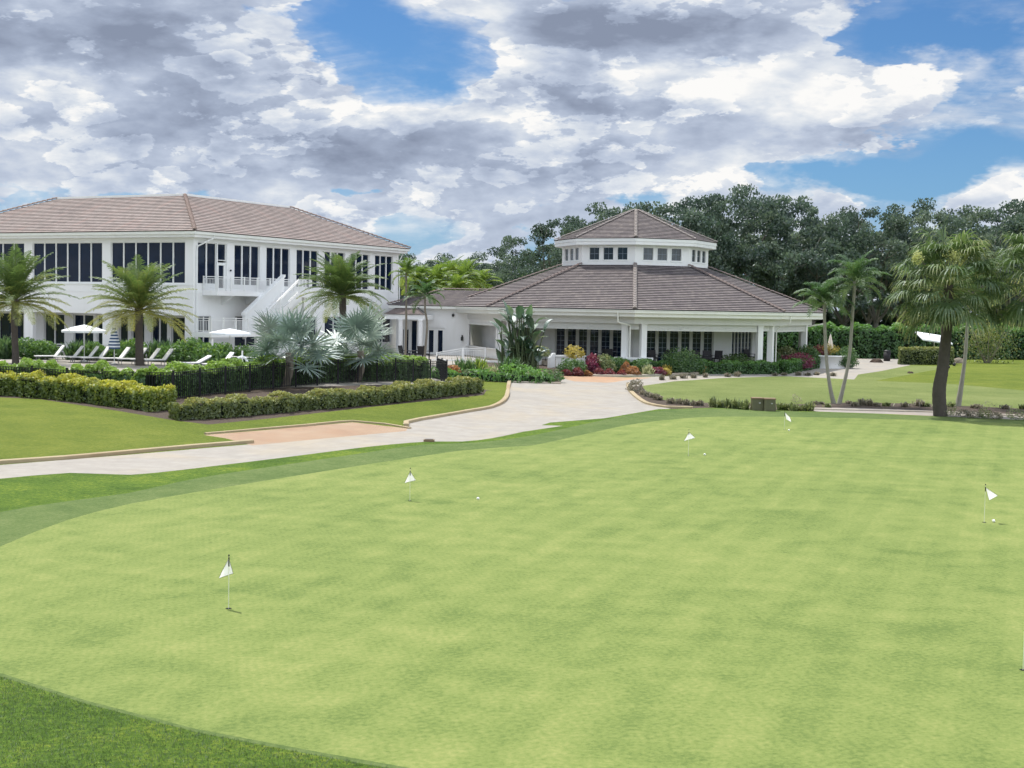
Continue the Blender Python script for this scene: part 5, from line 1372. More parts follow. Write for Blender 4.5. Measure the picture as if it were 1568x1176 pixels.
feather_palm('slim_palm', 'slim pale-stemmed palm standing just right of the thick fan palm trunk', (1466, 622), [(1472, 590), (1478, 545), (1481, 500), (1484, 440)], 0, 2.2, [.20, .15, .11, .10, .09, .10], nf=20, ll=.62, mat='slim', bark='barks', seed=47, drop=1.7, valf=slimv, pairs=24, hang=.5, emin=.1, emax=1.4, w=.075, vee=.5)
# slim palms at the clubhouse right corner
for (x, top, Y, R, lab, sd_) in ((622, 418, 106, 1.7, 'slim palm in front of the right end of the clubhouse, taller of the two', 51), (651, 452, 104, 1.7, 'slim palm in front of the link building, shorter of the two', 54)):
    feather_palm('slim_palm', lab, (0, 0), [(x + (3 if x > 640 else 0), 500), (x, (500 + top) / 2), (x, top)], 0, R, [.10, .08, .07, .07], nf=15, ll=.45, mat='brightpalm' if x < 640 else 'slim', bark='barkg', seed=sd_, drop=1.8, valf=lambda k: .3 + .4 * k, pairs=24, hang=.5, emin=-.1, w=.07, base3=atD(x - 2, Y, 1.1), group='slim palms by the link building', vee=.5)
# broad clump of feathery palms behind the link roof
for j, (x, top, Y, R) in enumerate([(640, 430, 138, 2.6), (668, 432, 140, 2.8), (690, 424, 143, 2.8), (712, 428, 139, 2.8), (735, 436, 142, 2.6), (700, 445, 136, 2.4), (652, 446, 137, 2.2)]):
    feather_palm('clump_palm', ['leftmost', 'second', 'third', 'fourth', 'rightmost', 'lower middle', 'lower left'][j] + ' yellow-green feathery palm in the clump behind the link roof', 'x', [(x, 480), (x, top)], 0, R, [.12, .09, .08], nf=24, ll=.65, mat='brightpalm', bark='barkg', seed=60 + j, drop=1.7, valf=lambda k: .35 + .3 * k, pairs=20, hang=.4, emin=-.2, w=.11, base3=atD(x, Y, 1.0), group='feathery palms behind the link roof')

# bird-of-paradise clump
def banana(name, label, B, h, n, spread, seed, leafL=1.3, cat='plant'):
    r = random.Random(seed); t = thing(name, label, cat, tuple(B), 0); Q, Vv = [], []; st = MB()
    for i in range(n):
        az = r.uniform(0, 2 * PI); x, y = r.gauss(0, spread), r.gauss(0, spread * .6); H = h * r.uniform(.18, .85)
        lean = r.uniform(.02, .3); top = np.array([x + math.cos(az) * H * lean, y + math.sin(az) * H * lean * .5, H])
        st.tube([(x, y, -.1), ((x + top[0]) / 2, (y + top[1]) / 2, H * .55), tuple(top)], [.10, .06, .03], 6)
        e0 = r.uniform(.5, 1.45); L = leafL * r.uniform(.8, 1.2); P, D = path_pts(top, az, e0, L, r.uniform(.5, 1.9), 8, 1.6); side = np.array([-math.sin(az), math.cos(az), 0]); v = max(0, min(1, r.gauss(.32, .2)))
        for k in range(8):
            w0 = .30 * math.sin(PI * (k / 8) ** .7 * .97 + .05); w1 = .30 * math.sin(PI * ((k + 1) / 8) ** .7 * .97 + .05); up = np.array([0, 0, .3])
            for s in (-1, 1): Q.append([P[k], P[k] + (side * s + up) * w0, P[k + 1] + (side * s + up) * max(.01, w1) * r.uniform(.75, 1.), P[k + 1]]); Vv.append(v + r.gauss(0, .04))
    quadmesh('leaves', np.array(Q), np.clip(Vv, 0, 1), 'banana', t); st.build('stems', 'stemg', t); return t
B = gnd(798, 572)
banana('bird_of_paradise', 'tall white bird-of-paradise clump with paddle leaves, left of the pavilion steps', (B[0], B[1] + .3, .45), 5.5, 76, .6, 5)

# ------------------------------------------------------------------ fence round the pool
def fence_run(label, pts, posts, h=1.37):
    P = [np.array(p, float) for p in pts]; c = P[0]; cz = Tz(*c)
    t = thing('metal_fence', label, 'fence', (c[0], c[1], cz), 0, 'black pool fence')
    pk = MB(); cum = [0]
    for i in range(len(P) - 1): cum.append(cum[-1] + np.linalg.norm(P[i + 1] - P[i]))
    def pos(s):
        i = min(max(np.searchsorted(cum, s) - 1, 0), len(P) - 2); f = (s - cum[i]) / (cum[i + 1] - cum[i]); q = P[i] + (P[i + 1] - P[i]) * f
        return np.array([q[0] - c[0], q[1] - c[1], Tz(*q) - cz]), (P[i + 1] - P[i]) / np.linalg.norm(P[i + 1] - P[i])
    L = cum[-1]; n = int(L / .14)
    for i in range(n):
        q, d = pos((i + .5) * L / n); pk.box(q[0] - .016, q[0] + .016, q[1] - .016, q[1] + .016, q[2] + .06, q[2] + h - .02)
    seg = max(2, int(L / 1.75)); step = L / seg
    for z in (.12, h - .16, h - .02):
        rails = MB(); rails.tube([pos(min(L - 1e-4, i * step + 1e-4))[0] + (0, 0, z) for i in range(seg + 1)], .022, 4, smooth=False); rails.build('rail', 'black', t)
    pk.build('pickets', 'black', t)
    for i in range(seg + 1):
        q, d = pos(min(L - 1e-4, i * step + 1e-4)); m = MB(); w = .04 if posts else .03
        m.box(-w, w, -w, w, -.1, h + .07); m.box(-w - .01, w + .01, -w - .01, w + .01, h + .07, h + .10); m.build('post', 'black', t, loc=tuple(q))
    return t
FC = gnd(265, 613)[:2]; FE = gnd(684, 586)[:2]
fence_run('black metal picket fence running from its corner behind the tall hedge toward the left edge', [FC, FC + np.array([-13., 1.2]), np.array([-38., 67.6])], True)
fence_run('black metal picket fence in front of the pool hedge, right of the fence corner', [FC, FC + (FE - FC) * .5, FE], True)
fence_run('short return of black metal picket fence at its right end', [FE, FE + np.array([-.8, 3.2])], True)
wf = thing('pool_railing', 'low white baluster railing behind the sun loungers', 'railing', atD(0, 101.6, 1.15), 0)
def Fw(s, d, z): return (s, -d, z)
railing(wf, 0, Fw, -6, 11.2, 0, 0, 1.1, post=1.9)
wf2 = thing('pool_railing', 'low white baluster railing right of the clubhouse corner, under the stair', 'railing', atD(302, 101.2, 1.15), 0); railing(wf2, 0, Fw, .0, 2.2, 0, 0, 1.1, post=1.9)

# ------------------------------------------------------------------ sun loungers
def lounger_parts(t, back=R_(52)):
    f = MB()
    for s in (-.31, .31): f.tube([(-.95, s, .30), (.30, s, .30)], .022, 6); f.tube([(.30, s, .30), (.30 + .75 * math.cos(back), s, .30 + .75 * math.sin(back))], .02, 6)
    for x in (-.95, .30): f.tube([(x, -.31, .30), (x, .31, .30)], .02, 6)
    f.build('frame', 'grey', t)
    m = MB(); m.box(-.97, .30, -.29, .29, .315, .36); m.build('seat', 'fabric', t)
    m = MB(); c, s = math.cos(back), math.sin(back); F = lambda a, b, z: (.30 + a * c - z * s, b, .335 + a * s + z * c)
    m.box(.02, .82, -.30, .30, 0, .045, F); m.build('backrest', 'fabric', t)
    for x in (-.8, .22):
        for s in (-.29, .29): m = MB(); m.tube([(x, s, 0), (x, s, .29)], .02, 6); m.build('leg', 'grey', t)
lo = thing('sun_lounger', '', 'sun lounger', (0, 0, 0), 0, 'white sun loungers on the pool deck'); lounger_parts(lo)
lf = thing('sun_lounger', '', 'sun lounger', (0, 0, 0), 0, 'white sun loungers on the pool deck'); lounger_parts(lf, R_(28))
spots = [(72, 96.6, 0), (101, 96.2, 0), (124, 95.8, 0), (141, 95.4, 0), (172, 95.0, 0), (198, 94.6, 0), (218, 94.2, 0), (238, 93.8, 0), (290, 90.0, 1), (330, 89.2, 0), (376, 86.5, 0), (394, 86.2, 0), (412, 85.6, 0), (428, 85.2, 0)]
labs = ['leftmost white sun lounger with raised back', 'second white sun lounger from the left', 'third white sun lounger from the left, under the open umbrella', 'fourth white sun lounger from the left, right of the open umbrella pole', 'white sun lounger behind the closed striped umbrella', 'white sun lounger between the striped umbrella and the palm trunk', 'white sun lounger directly behind the palm trunk', 'white sun lounger just right of the palm trunk', 'white sun lounger lying almost flat, right of the palm', 'white sun lounger next to the flat one, at the yellow-green shrub', 'white sun lounger right behind the life ring', 'white sun lounger left of the second striped umbrella', 'white sun lounger beside the foot of the left silver palm', 'rightmost white sun lounger, partly hidden by the left silver palm']
used = [False, False]
for (x, Y, fl_), lb in zip(spots, labs):
    src = lf if fl_ else lo; P = atD(x + 6, Y, 1.2); rz = .58 + rnd.uniform(-.05, .05); P = (P[0], P[1], Tz(P[0], P[1]) + .02)
    if not used[fl_]: used[fl_] = True; src.location = P; src.rotation_euler = (0, 0, rz); src['label'] = lb
    else: dup(src, P, rz, lb, scale=1.12)
lo.scale = lf.scale = (1.12,) * 3

# umbrellas
def umbrella(label, P, top, rad, mat='canvas', tilt=(0, 0), n=8, group='open white umbrellas', pole_z=None, drop=.42, sq=False):
    t = thing('patio_umbrella', label, 'umbrella', tuple(P), 0, group)
    H = top - P[2]; m = MB()
    m.tube([(0, 0, 0), (0, 0, H - .05)], .03, 8); m.build('pole', 'white2', t); m = MB(); m.lathe([(0, 0), (.3, 0), (.3, .05), (.06, .1), (.05, .3), (0, .3)], 16); m.build('base', 'white2', t)
    m = MB(); o = PI / n if sq else 0
    R = Matrix.Rotation(tilt[0], 3, 'X') @ Matrix.Rotation(tilt[1], 3, 'Y')
    ring1 = [Vector((rad * math.cos(o + 2 * PI * k / n), rad * math.sin(o + 2 * PI * k / n), -drop)) for k in range(n)]
    mid = [Vector((.5 * v.x, .5 * v.y, -drop * .42)) for v in ring1]; low_ = [v + Vector((0, 0, -.14)) for v in ring1]
    vs = [Vector((0, 0, 0))] + mid + ring1 + low_; vs = [R @ v + Vector((0, 0, H)) for v in vs]
    fs = []
    for k in range(n):
        j = (k + 1) % n; fs += [(0, 1 + k, 1 + j), (1 + k, 1 + n + k, 1 + n + j, 1 + j), (1 + n + k, 1 + 2 * n + k, 1 + 2 * n + j, 1 + n + j)]
    m.add(vs, fs); c = m.build('canopy', mat, t); 
    m = MB()
    for k in range(n): m.tube([R @ Vector((0, 0, -.1)) + Vector((0, 0, H)), R @ (ring1[k] - Vector((0, 0, .07))) + Vector((0, 0, H))], .01, 4)
    m.build('ribs', 'grey', t); return t
P = atD(129, 97, 1.17); umbrella('open white umbrella over the third and fourth loungers', P, at_y(129, 497, 97)[2], 1.62)
P = atD(352, 94, 1.17); umbrella('open white umbrella in front of the stair landing', P, at_y(350, 503, 94)[2], 1.45, drop=.3)
P = atD(512, 96, 1.17); umbrella('open pale blue umbrella seen between the two silver palms', P, at_y(512, 513, 96)[2], 1.35, 'bluecan', drop=.35)
P = atD(470, 98, 1.17); umbrella('open pale blue umbrella mostly behind the left silver palm', P, at_y(474, 511, 98)[2], 1.5, 'bluecan', drop=.35)
P = (at_y(1430, 540, 137)[0], 137, .8); umbrella('tilted white square umbrella behind the clipped hedge on the right', P, at_y(1430, 513, 137)[2], 2.1, 'canvas', (R_(14), R_(8)), 4, 'open white umbrellas', drop=.25, sq=True)
def closed(label, P, ztop, zlow, mat, stripe=None, group=None, r=.2):
    t = thing('closed_umbrella', label, 'umbrella', tuple(P), 0, group); b = P[2]
    m = MB(); m.tube([(0, 0, 0), (0, 0, ztop - b + .06)], .028, 8); m.build('pole', 'white2', t)
    n = 7; H = ztop - zlow; rr = lambda f: .05 + (r * 1.0) * min(1, f * 1.3) * (1 - .15 * f)
    if not stripe:
        m = MB(); m.lathe([(rr(f) * (.5 if f == 0 else 1), ztop - b - H * f) for f in np.linspace(0, 1, 9)], 12); m.build('canopy', mat, t)
    else:
        for q in range(2):
            m = MB()
            for i in range(q, 2 * n, 2):
                f0, f1 = i / (2 * n), (i + 1) / (2 * n); m.lathe([(rr(f0), ztop - b - H * f0), (rr(f1) + .02, ztop - b - H * f1)], 12)
            m.build('canopy_stripes' if q else 'canopy', stripe if q else mat, t)
    m = MB(); m.lathe([(0, 0), (.28, 0), (.28, .06), (.05, .1), (0, .1)], 14); m.build('base', 'grey', t); return t
P = atD(175, 93.5, 1.17); closed('closed blue-and-white striped umbrella behind the loungers, left of the palm trunk', P, at_y(175, 500, 93.5)[2], at_y(175, 534, 93.5)[2], 'canvas', 'navy', 'closed striped umbrellas', .38)
P = atD(411, 84, 1.15); closed('closed blue-and-white striped umbrella at the left silver palm', P, at_y(411, 515, 84)[2], at_y(411, 555, 84)[2], 'canvas', 'navy', 'closed striped umbrellas', .34)
P = (at_y(1271, 540, 134)[0], 134, .8); closed('closed cream umbrella by the tall hedge, right of the pavilion', P, at_y(1271, 512, 134)[2], at_y(1272, 534, 134)[2], 'beige', r=.26)
# life ring and rescue pole on a post
P = atD(371, 84.5, 1.15); t = thing('life_ring_post', 'white post with a life ring and long rescue pole, left of the silver palm', 'rescue post', P)
k = 84.5 / FPX
m = MB(); m.tube([(0, 0, 0), (0, 0, 1.45)], .05, 8); m.build('post', 'white2', t)
lr = MB(); lr.tube([(math.cos(a) * .32, -.1, .75 + math.sin(a) * .32) for a in np.linspace(0, 2 * PI, 25)], .075, 8, False); lr.build('life_ring', 'canvas', t)
m = MB(); m.tube([(-.75, -.07, 1.08), (1.6, -.07, 1.02)], .022, 6); m.build('rescue_pole', 'steel', t)
# cafe furniture in the link courtyard
def armchair(label, P, rz, s=1., group='dark wicker chairs', mat='dark'):
    t = thing('wicker_chair', label, 'chair', tuple(P), rz, group); t.scale = (s, s, s)
    m = MB(); m.box(-.3, .3, -.3, .25, .36, .46); m.build('seat', mat, t); m = MB(); F = lambda x, y, z: (x, .25 + y + (z - .4) * .2, z); m.box(-.3, .3, 0, .06, .40, 1.0, F); m.build('backrest', mat, t)
    for sx in (-.33, .29): m = MB(); m.box(sx, sx + .04, -.28, .28, .62, .66); m.box(sx, sx + .04, -.28, -.24, 0, .62); m.build('armrest', mat, t)
    for sx in (-.28, .24):
        for sy in (-.28, .2): m = MB(); m.box(sx, sx + .04, sy, sy + .04, 0, .36); m.build('leg', mat, t)
    return t
def table(label, P, r=.45, mat='dark', group='dark round cafe tables'):
    t = thing('cafe_table', label, 'table', tuple(P), 0, group); m = MB(); m.lathe([(0, .7), (r, .7), (r, .74), (0, .74)], 20); m.build('tabletop', mat, t); m = MB(); m.lathe([(.25, 0), (.25, .03), (.035, .06), (.035, .70)], 12); m.build('pedestal', mat, t); return t
ch = [(620, 113, 1.2, 'dark chair at the left side of the cafe table before the link building'), (641, 113.5, -1.3, 'dark chair at the right side of the cafe table before the link building'), (649, 113, 2.6, 'dark chair nearest the slim palm before the link building')]
for x, Y, rz, lb in ch: armchair(lb, atD(x, Y, 1.1), rz, 1.15)
table('dark round cafe table before the link building', atD(631, 113.2, 1.1))
for j, (x, Y, rz, lb) in enumerate([(1000, 112.8, .2, 'wicker chair against the porch glass doors, right of the double column'), (1022, 113.2, -.3, 'second wicker chair right of the double column on the porch'), (1068, 113.8, .3, 'wicker chair on the porch before the last door panels'), (1083, 113.6, 0., 'wicker sofa chair on the porch at the end of the glass doors'), (1098, 114.2, -.5, 'wicker chair on the porch by the blank wall corner'), (1128, 118, .8, 'wicker chair on the right side porch, left one'), (1148, 119.6, .6, 'wicker chair on the right side porch, right one'), (868, 116, -.4, 'dark chair by the left porch doors, above the steps'), (935, 113, .3, 'dark chair on the left porch beside the double column'), (925, 113.6, -.5, 'dark chair on the left porch, second from the double column')]):
    armchair(lb, atD(x, Y, FZ), rz, 1.1)
for x, Y, lb in ((1138, 117.6, 'dark cafe table between the chairs on the right side porch'), (1075, 112.6, 'dark low table on the porch before the wicker chairs')): table(lb, atD(x, Y, FZ), .5)

# ------------------------------------------------------------------ beds in front of the pavilion
bed = [ # x, y, radius, height, material, name, label, kind
 (712, 577, 1.3, 1.7, 'slim', 'cycad', 'spiky yellow-green cycad left of the ramp wall', 'blade'), (733, 575, 1.2, 1.7, 'brightpalm', 'cycad', 'spiky green cycad right of its twin, by the ramp railing', 'blade'),
 (693, 578, .8, 1.0, 'orange', 'croton', 'orange-tinged croton at the end of the black fence', 'blob'), (752, 579, .9, 1.1, 'striped', 'ornamental_grass', 'cream and green striped clump left of the feathery bush', 'blade'), (722, 581, .7, .8, 'blossom', 'flower_bush', 'white-flecked low bush under the cycads', 'blob'),
 (780, 577, 1.35, 2.0, 'shrub', 'feathery_bush', 'feathery grey-green bush under the bird-of-paradise', 'blade'), (790, 578, 1.0, 1.4, 'slim', 'feathery_bush', 'smaller feathery bush right of the grey-green one', 'blade'),
 (815, 581, .8, .9, 'striped', 'ornamental_grass', 'pale striped grass clump in front of the left planter', 'blade'), (829, 582, .7, .8, 'striped', 'ornamental_grass', 'pale striped grass clump beside the foot of the steps', 'blade'),
 (879, 574, 1.25, 1.5, 'shrub', 'round_shrub', 'rounded dark green shrub below the orange croton planter', 'blob'),
 (868, 575.5, .55, .7, 'red', 'croton', 'reddish croton first in the front row right of the steps', 'blob'), (884, 576, .55, .8, 'red', 'croton', 'reddish croton second in the front row right of the steps', 'blob'), (899, 576, .5, .6, 'orange', 'croton', 'small bronze croton third in the front row right of the steps', 'blob'),
 (907, 571, .95, 1.9, 'magenta', 'croton', 'tall dark red croton with a pink top right of the planter', 'blob'), (917, 576, .55, .75, 'red', 'croton', 'bronze-red croton in the front row below the tall dark red one', 'blob'), (933, 576, .55, .75, 'red', 'croton', 'mottled red croton in the front row, left of the orange one', 'blob'),
 (925, 571, 1.1, 1.5, 'olivetuft', 'round_shrub', 'loose grey-green shrub behind the red crotons', 'blob'), (942, 570, 1.0, 1.3, 'shrub', 'round_shrub', 'soft green shrub left of the double column plinth', 'blob'),
 (957, 573, .5, 1.25, 'orange', 'croton', 'bright orange croton in front of the double column plinth', 'blob'), (950, 576.5, .5, .7, 'red', 'croton', 'red croton at the foot of the bright orange one', 'blob'), (969, 576, .75, .95, 'orange', 'croton', 'copper-coloured croton right of the bright orange one', 'blob'),
 (985, 574, .9, 1.2, 'shrub', 'round_shrub', 'small green shrub right of the copper croton', 'blob'), (992, 575.5, .6, 1.15, 'striped', 'spiky_plant', 'pale spiky plant before the plinth, left of the red and yellow crotons', 'blade'), (1003, 575, .7, .8, 'magenta', 'croton', 'magenta croton left of the yellow spiky plant', 'blob'), (1012, 575, .6, .85, 'red', 'croton', 'dark red croton between the magenta and yellow plants', 'blob'), (1020, 573, .65, 1.25, 'yellow', 'croton', 'yellow and red croton with spiky top left of the big round bush', 'blade'), (1019, 575, .6, .7, 'yellow', 'croton', 'low yellow croton at the foot of the spiky one', 'blob'),
 (1042, 572, 1.85, 2.1, 'shrub', 'round_bush', 'large round dark green bush in the middle of the bed', 'blob'), (1075, 572, .75, 1.15, 'yellow', 'croton', 'golden croton right of the large round bush', 'blob'), (1089, 571.5, .9, 1.0, 'magenta', 'croton', 'wine-red croton between two golden ones', 'blob'), (1106, 570.5, .75, 1.2, 'yellow', 'croton', 'golden croton right of the wine-red one', 'blob'), (1080, 567, .9, 1.2, 'shrub', 'round_shrub', 'green shrub behind the golden crotons', 'blob'),
 (1125, 569, 1.5, 1.6, 'shrub', 'round_bush', 'wide green bush left of the white-flowering one', 'blob'), (1150, 569, 1.45, 1.35, 'blossom', 'flower_bush', 'white-flowering bush between two green bushes', 'blob'), (1178, 567, 1.8, 2.0, 'shrub', 'round_bush', 'large dark green bush below the right pair of columns', 'blob'),
 (1207, 562, 1.5, 2.4, 'olivetuft', 'croton', 'tall mottled croton between the right columns', 'blob'), (1217, 567, 1.75, 1.65, 'magenta', 'croton', 'big magenta-purple croton at the right end of the bed', 'blob'), (1240, 563, 1.6, 2.3, 'shrub', 'round_bush', 'dark green bush at the right end, beside the white planter', 'blob'), (1236, 558, 1.0, 2.5, 'orange', 'croton', 'bronze croton rising above the right-end bush', 'blob'),
]
for j, (x, y, r, h, mt, nm, lb, kd) in enumerate(bed):
    q_ = .72 if nm == 'croton' and r < 1.2 else .9; r, h = r * q_, h * q_
    P = gnd(x, y); plant(nm, lb, 'plant' if nm not in ('croton',) else 'croton', P, r, h, mt, .17 if kd == 'blob' else .09, 1000 if kd == 'blob' else 260, j % 3, None, kd)
_w = lambda k, s_, d: np.array(octF(k, 16.35)[0](s_, d, 0)[:2]) + np.array([BX, BY])
hedge('porch_hedge', 'low dark clipped hedge along the porch edge behind the crotons', 'hedge', [_w(7, octF(7, 16.35)[1] - 2.6, .6), _w(0, -.1, .65), _w(0, 3., .6), _w(0, 6., .6), _w(0, 9., .6), _w(0, octF(0, 16.35)[1] - .2, .6)], .9, 1.0, 'hedgedeep', .17, 240, seed=31, wob=.15)
hedge('porch_hedge', 'low dark clipped hedge along the right side of the porch', 'hedge', [_w(1, .4, .6), _w(1, 4., .6), _w(1, 8., .6), _w(1, 11.5, .6)], .9, 1.0, 'hedgedeep', .17, 240, seed=32, wob=.15)
# dark ground cover left of the steps: a low spreading band
hedge('creeping_juniper', 'low dark green spreading ground-cover shrub along the kerb left of the steps', 'shrub', W2((668, 580), (700, 581), (745, 582.5), (790, 584), (835, 585)), 2.0, .55, 'hedgedeep', .2, 110, seed=21, wob=.5, round_=.5)
plant('round_shrub', 'small dark shrub at the kerb corner below the steps', 'shrub', gnd(848, 585), .8, .8, 'shrub', .15, 600, 1)
# planter fillings
for (x, y, Y, r, h, mt, lb) in ((822, 549, 107.9, 1.0, 1.2, 'olivetuft', 'brown-green bromeliads filling the planter left of the steps'), (879, 547, 107.2, .75, 1.0, 'yellow', 'orange and yellow croton filling the planter right of the steps')):
    P = at_y(x, y, Y); plant('planter_plant', lb, 'plant', (P[0], Y, 1.62), r, h, mt, .15, 800, 1)
for j, (x, y, mt, r, h, lb) in enumerate([(1268, 546, 'yellow', 1.1, 1.1, 'yellow croton in the white planter right of the pavilion'), (1256, 546, 'red', .9, 1.0, 'bronze croton in the white planter right of the pavilion'), (1290, 556, 'shrub', 1.2, 2.0, 'green shrub right of the white planter by the terrace')]):
    P = at_y(x, y, 124 if j < 2 else 123); plant('croton' if j < 2 else 'round_shrub', lb, 'plant', (P[0], P[1], 1.55 if j < 2 else .6), r, h, mt, .17, 800, j)
t = thing('round_planter', 'white curved masonry planter on the terrace right of the pavilion', 'planter', (at_y(1266, 560, 124)[0], 124, .5)); m = MB(); m.lathe([(1.9, 0), (1.9, 1.15), (2.0, 1.15), (2.0, 1.28), (1.7, 1.28), (1.7, 1.0), (0, 1.0)], 32); m.build('planter_body', 'white', t)

# ------------------------------------------------------------------ tufts round the loop lawn
tufts = [(972, 601, .55, .95, 'greytuft', 'round grey-green bush at the left tip of the loop lawn')]
row1 = [(1014, 582), (1031, 581), (1046, 579.5), (1062, 579), (1080, 578), (1113, 577), (1129, 576.5), (1187, 575.5), (1201, 575), (1222, 575), (1236, 575), (1251, 574.5), (1276, 576)]
row2 = [(984, 604), (991, 607), (998, 609), (1005, 612), (1010, 613), (1027, 618), (1040, 619), (1051, 620), (1063, 621), (1073, 621.5)]
row3 = [(1091, 623, 1), (1099, 624, 1), (1107, 624, 1), (1115, 625, 1), (1124, 625.5, 1), (1133, 626, 1), (1141, 627, 1), (1195, 628, 1), (1203, 628, 1), (1213, 629, 1), (1222, 628.5, 1), (1232, 629, 1), (1240, 629, 1)]
row4 = [(1220, 617, .42, .6, 2), (1249, 619, .25, .3, 0), (1258, 619, .22, .25, 0), (1267, 624, .28, .35, 1), (1299, 618, .25, .3, 0), (1308, 622, .3, .4, 0), (1320, 621, .45, .62, 0), (1332, 621, .3, .6, 0), (1341, 622, .3, .35, 0), (1358, 622, .42, .35, 1), (1386, 623, .38, .42, 0), (1408, 622, .55, .65, 0), (1420, 623, .3, .35, 1), (1456, 623, .4, .45, 1), (1494, 625, .5, .4, 0), (1513, 625, .6, .55, 2), (1540, 626, .5, .4, 0), (1566, 626, .4, .4, 1)]
row5 = [(1452, 637, .55, .5, 1), (1478, 639, .45, .55, 0), (1490, 640, .45, .45, 0), (1508, 641, .4, .55, 1), (1526, 642, .45, .5, 0), (1556, 643, .65, .65, 1)]
for j, (x, y, r, h, mt, lb) in enumerate(tufts): plant('tuft_bush', lb, 'shrub', gnd(x, y), r, h, mt, .10, 700, j)
for j, (x, y) in enumerate(row1): plant('tuft_plant', 'low grey tuft along the far edge of the loop lawn, %s from the left' % ordinal(j, 13), 'tuft', gnd(x, y), rnd.uniform(.28, .42), rnd.uniform(.3, .55), 'greytuft', .07, 110, j % 3, 'tufts along the far edge of the loop lawn', 'blade')
for j, (x, y) in enumerate(row2): plant('tuft_plant', 'grey-brown tuft beside the curved kerb of the loop lawn, %s from the far end' % ordinal(j, 10), 'tuft', gnd(x, y), rnd.uniform(.24, .36), rnd.uniform(.35, .55), 'greytuft', .06, 110, j % 3, 'tufts beside the curved kerb', 'blade')
for j, (x, y, k_) in enumerate(row3): plant('tuft_plant', 'olive striped tuft beside the utility boxes, %s from the left' % ordinal(j, 13), 'tuft', gnd(x, y), rnd.uniform(.28, .42), rnd.uniform(.45, .75), 'olivetuft', .06, 110, j % 3, 'olive tufts at the utility boxes', 'blade')
for j, (x, y, r, h, k_) in enumerate(row4): plant('tuft_plant', 'low purple-grey tuft in the palm bed, %s from the left' % ordinal(j, 18), 'tuft', gnd(x, y), r * .85, h * .85, ('greytuft', 'olivetuft', 'greytuft')[k_], .07, 120, j % 3, 'tufts in the palm bed', 'blob' if k_ == 2 else 'blade')
for j, (x, y, r, h, k_) in enumerate(row5): plant('tuft_plant', 'leafy tuft at the green edge near the big fan palm, %s from the left' % ordinal(j, 6), 'tuft', gnd(x, y), r, h, ('greytuft', 'olivetuft')[k_], .09, 380, j % 3, 'tufts at the edge of the green', 'blob')
# utility boxes
for j, (x, lb) in enumerate([(1159, 'squat brown-green utility box in the bed, left one of the pair'), (1178, 'squat brown-green utility box in the bed, right one of the pair')]):
    P = gnd(x, 628 + j); t = thing('utility_box', lb, 'utility box', tuple(P), rnd.uniform(-.1, .1), 'pair of utility boxes')
    m = MB(); w = .33; m.add([(-w, -w, 0), (w, -w, 0), (w, w, 0), (-w, w, 0), (-w * .92, -w * .92, .64), (w * .92, -w * .92, .64), (w * .92, w * .92, .64), (-w * .92, w * .92, .64)], ((0, 3, 2, 1), (4, 5, 6, 7), (0, 1, 5, 4), (1, 2, 6, 5), (2, 3, 7, 6), (3, 0, 4, 7))); m.build('housing', 'bin', t, bevel=.02)
    m = MB(); m.box(-w, w, -w, w, .642, .72); m.build('lid', 'binlid', t, bevel=.02)
    m = MB(); m.box(.05, .15, -w * .97 - .012, -w * .97, .40, .46); m.build('latch', 'steel', t)
t = thing('litter_bin', 'dark litter bin on the terrace before the tall boundary hedge', 'litter bin', tuple(gnd(1358, 553))); m = MB(); m.lathe([(0, 0), (.33, 0), (.36, .95), (0, .95)], 16); m.build('bin_body', 'dark', t); m = MB(); m.lathe([(.38, .952), (.38, 1.05), (.1, 1.12), (0, 1.12)], 16); m.build('lid', 'black', t)
# rocks and small things on the right
def rock(label, P, r, mat='rock', name='rock', cat='rock', seed=0):
    bm = bmesh.new(); bmesh.ops.create_icosphere(bm, subdivisions=3, radius=1); q = random.Random(seed)
    from mathutils import noise as nz
    for v in bm.verts: v.co *= 1 + .28 * nz.noise(v.co * 1.4 + Vector((seed * 3.1, 0, 0))); v.co.z *= .6
    me = bpy.data.meshes.new(name); bm.to_mesh(me); bm.free(); me.materials.append(M[mat]); o = bpy.data.objects.new(name, me); COL.objects.link(o); o.location = tuple(P); o.scale = (r,) * 3; return tag(o, label, cat)
rock('pale boulder right of the clipped hedge, by the slim palm stem', gnd(1467, 556), .85, seed=1)
rock('brown rounded mound of dead leaves on the terrace edge left of the litter bin', gnd(1343, 555), .65, 'mulch', 'leaf_mound', 'leaf mound', 4)
rock('small brown rock on the mown bank right of the terrace', gnd(1394, 571.5), .28, 'mulch', seed=3)
for x, y, lb in ((1461, 561, 'black tee marker ball on the lawn, upper one'), (1452, 565, 'black tee marker ball on the lawn, lower one')):
    P = gnd(x, y); t = thing('tee_marker', lb, 'tee marker', tuple(P), 0, 'black tee markers'); m = MB(); m.lathe([(.16 * math.sin(a), .16 - .16 * math.cos(a) + .02) for a in np.linspace(0, PI, 9)], 12); m.build('marker_ball', 'black', t); m = MB(); m.tube([(0, 0, -.05), (0, 0, .05)], .02, 6); m.build('spike', 'steel', t)
# loose multi-stem bush right
B = gnd(1512, 556); t = thing('loose_bush', 'loose open multi-stem bush with pale stems at the right, before the tall hedge', 'shrub', tuple(B)); Q, v = blob_leaves(2600, 2.6, 1.8, 2.6, .2, 77, cz=1.9, shell=.25, lumps=12, flatb=False); quadmesh('foliage', Q, v, 'hedgeolive', t)
m = MB()
for k_ in range(7): a = k_ * .9; m.tube([(0.2 * math.cos(a), .2 * math.sin(a), -.1), (math.cos(a) * 1.0, math.sin(a) * .7, 1.5), (math.cos(a) * 1.9, math.sin(a) * 1.2, 3.1)], [.07, .045, .02], 6)
m.build('stems', 'barkg', t)
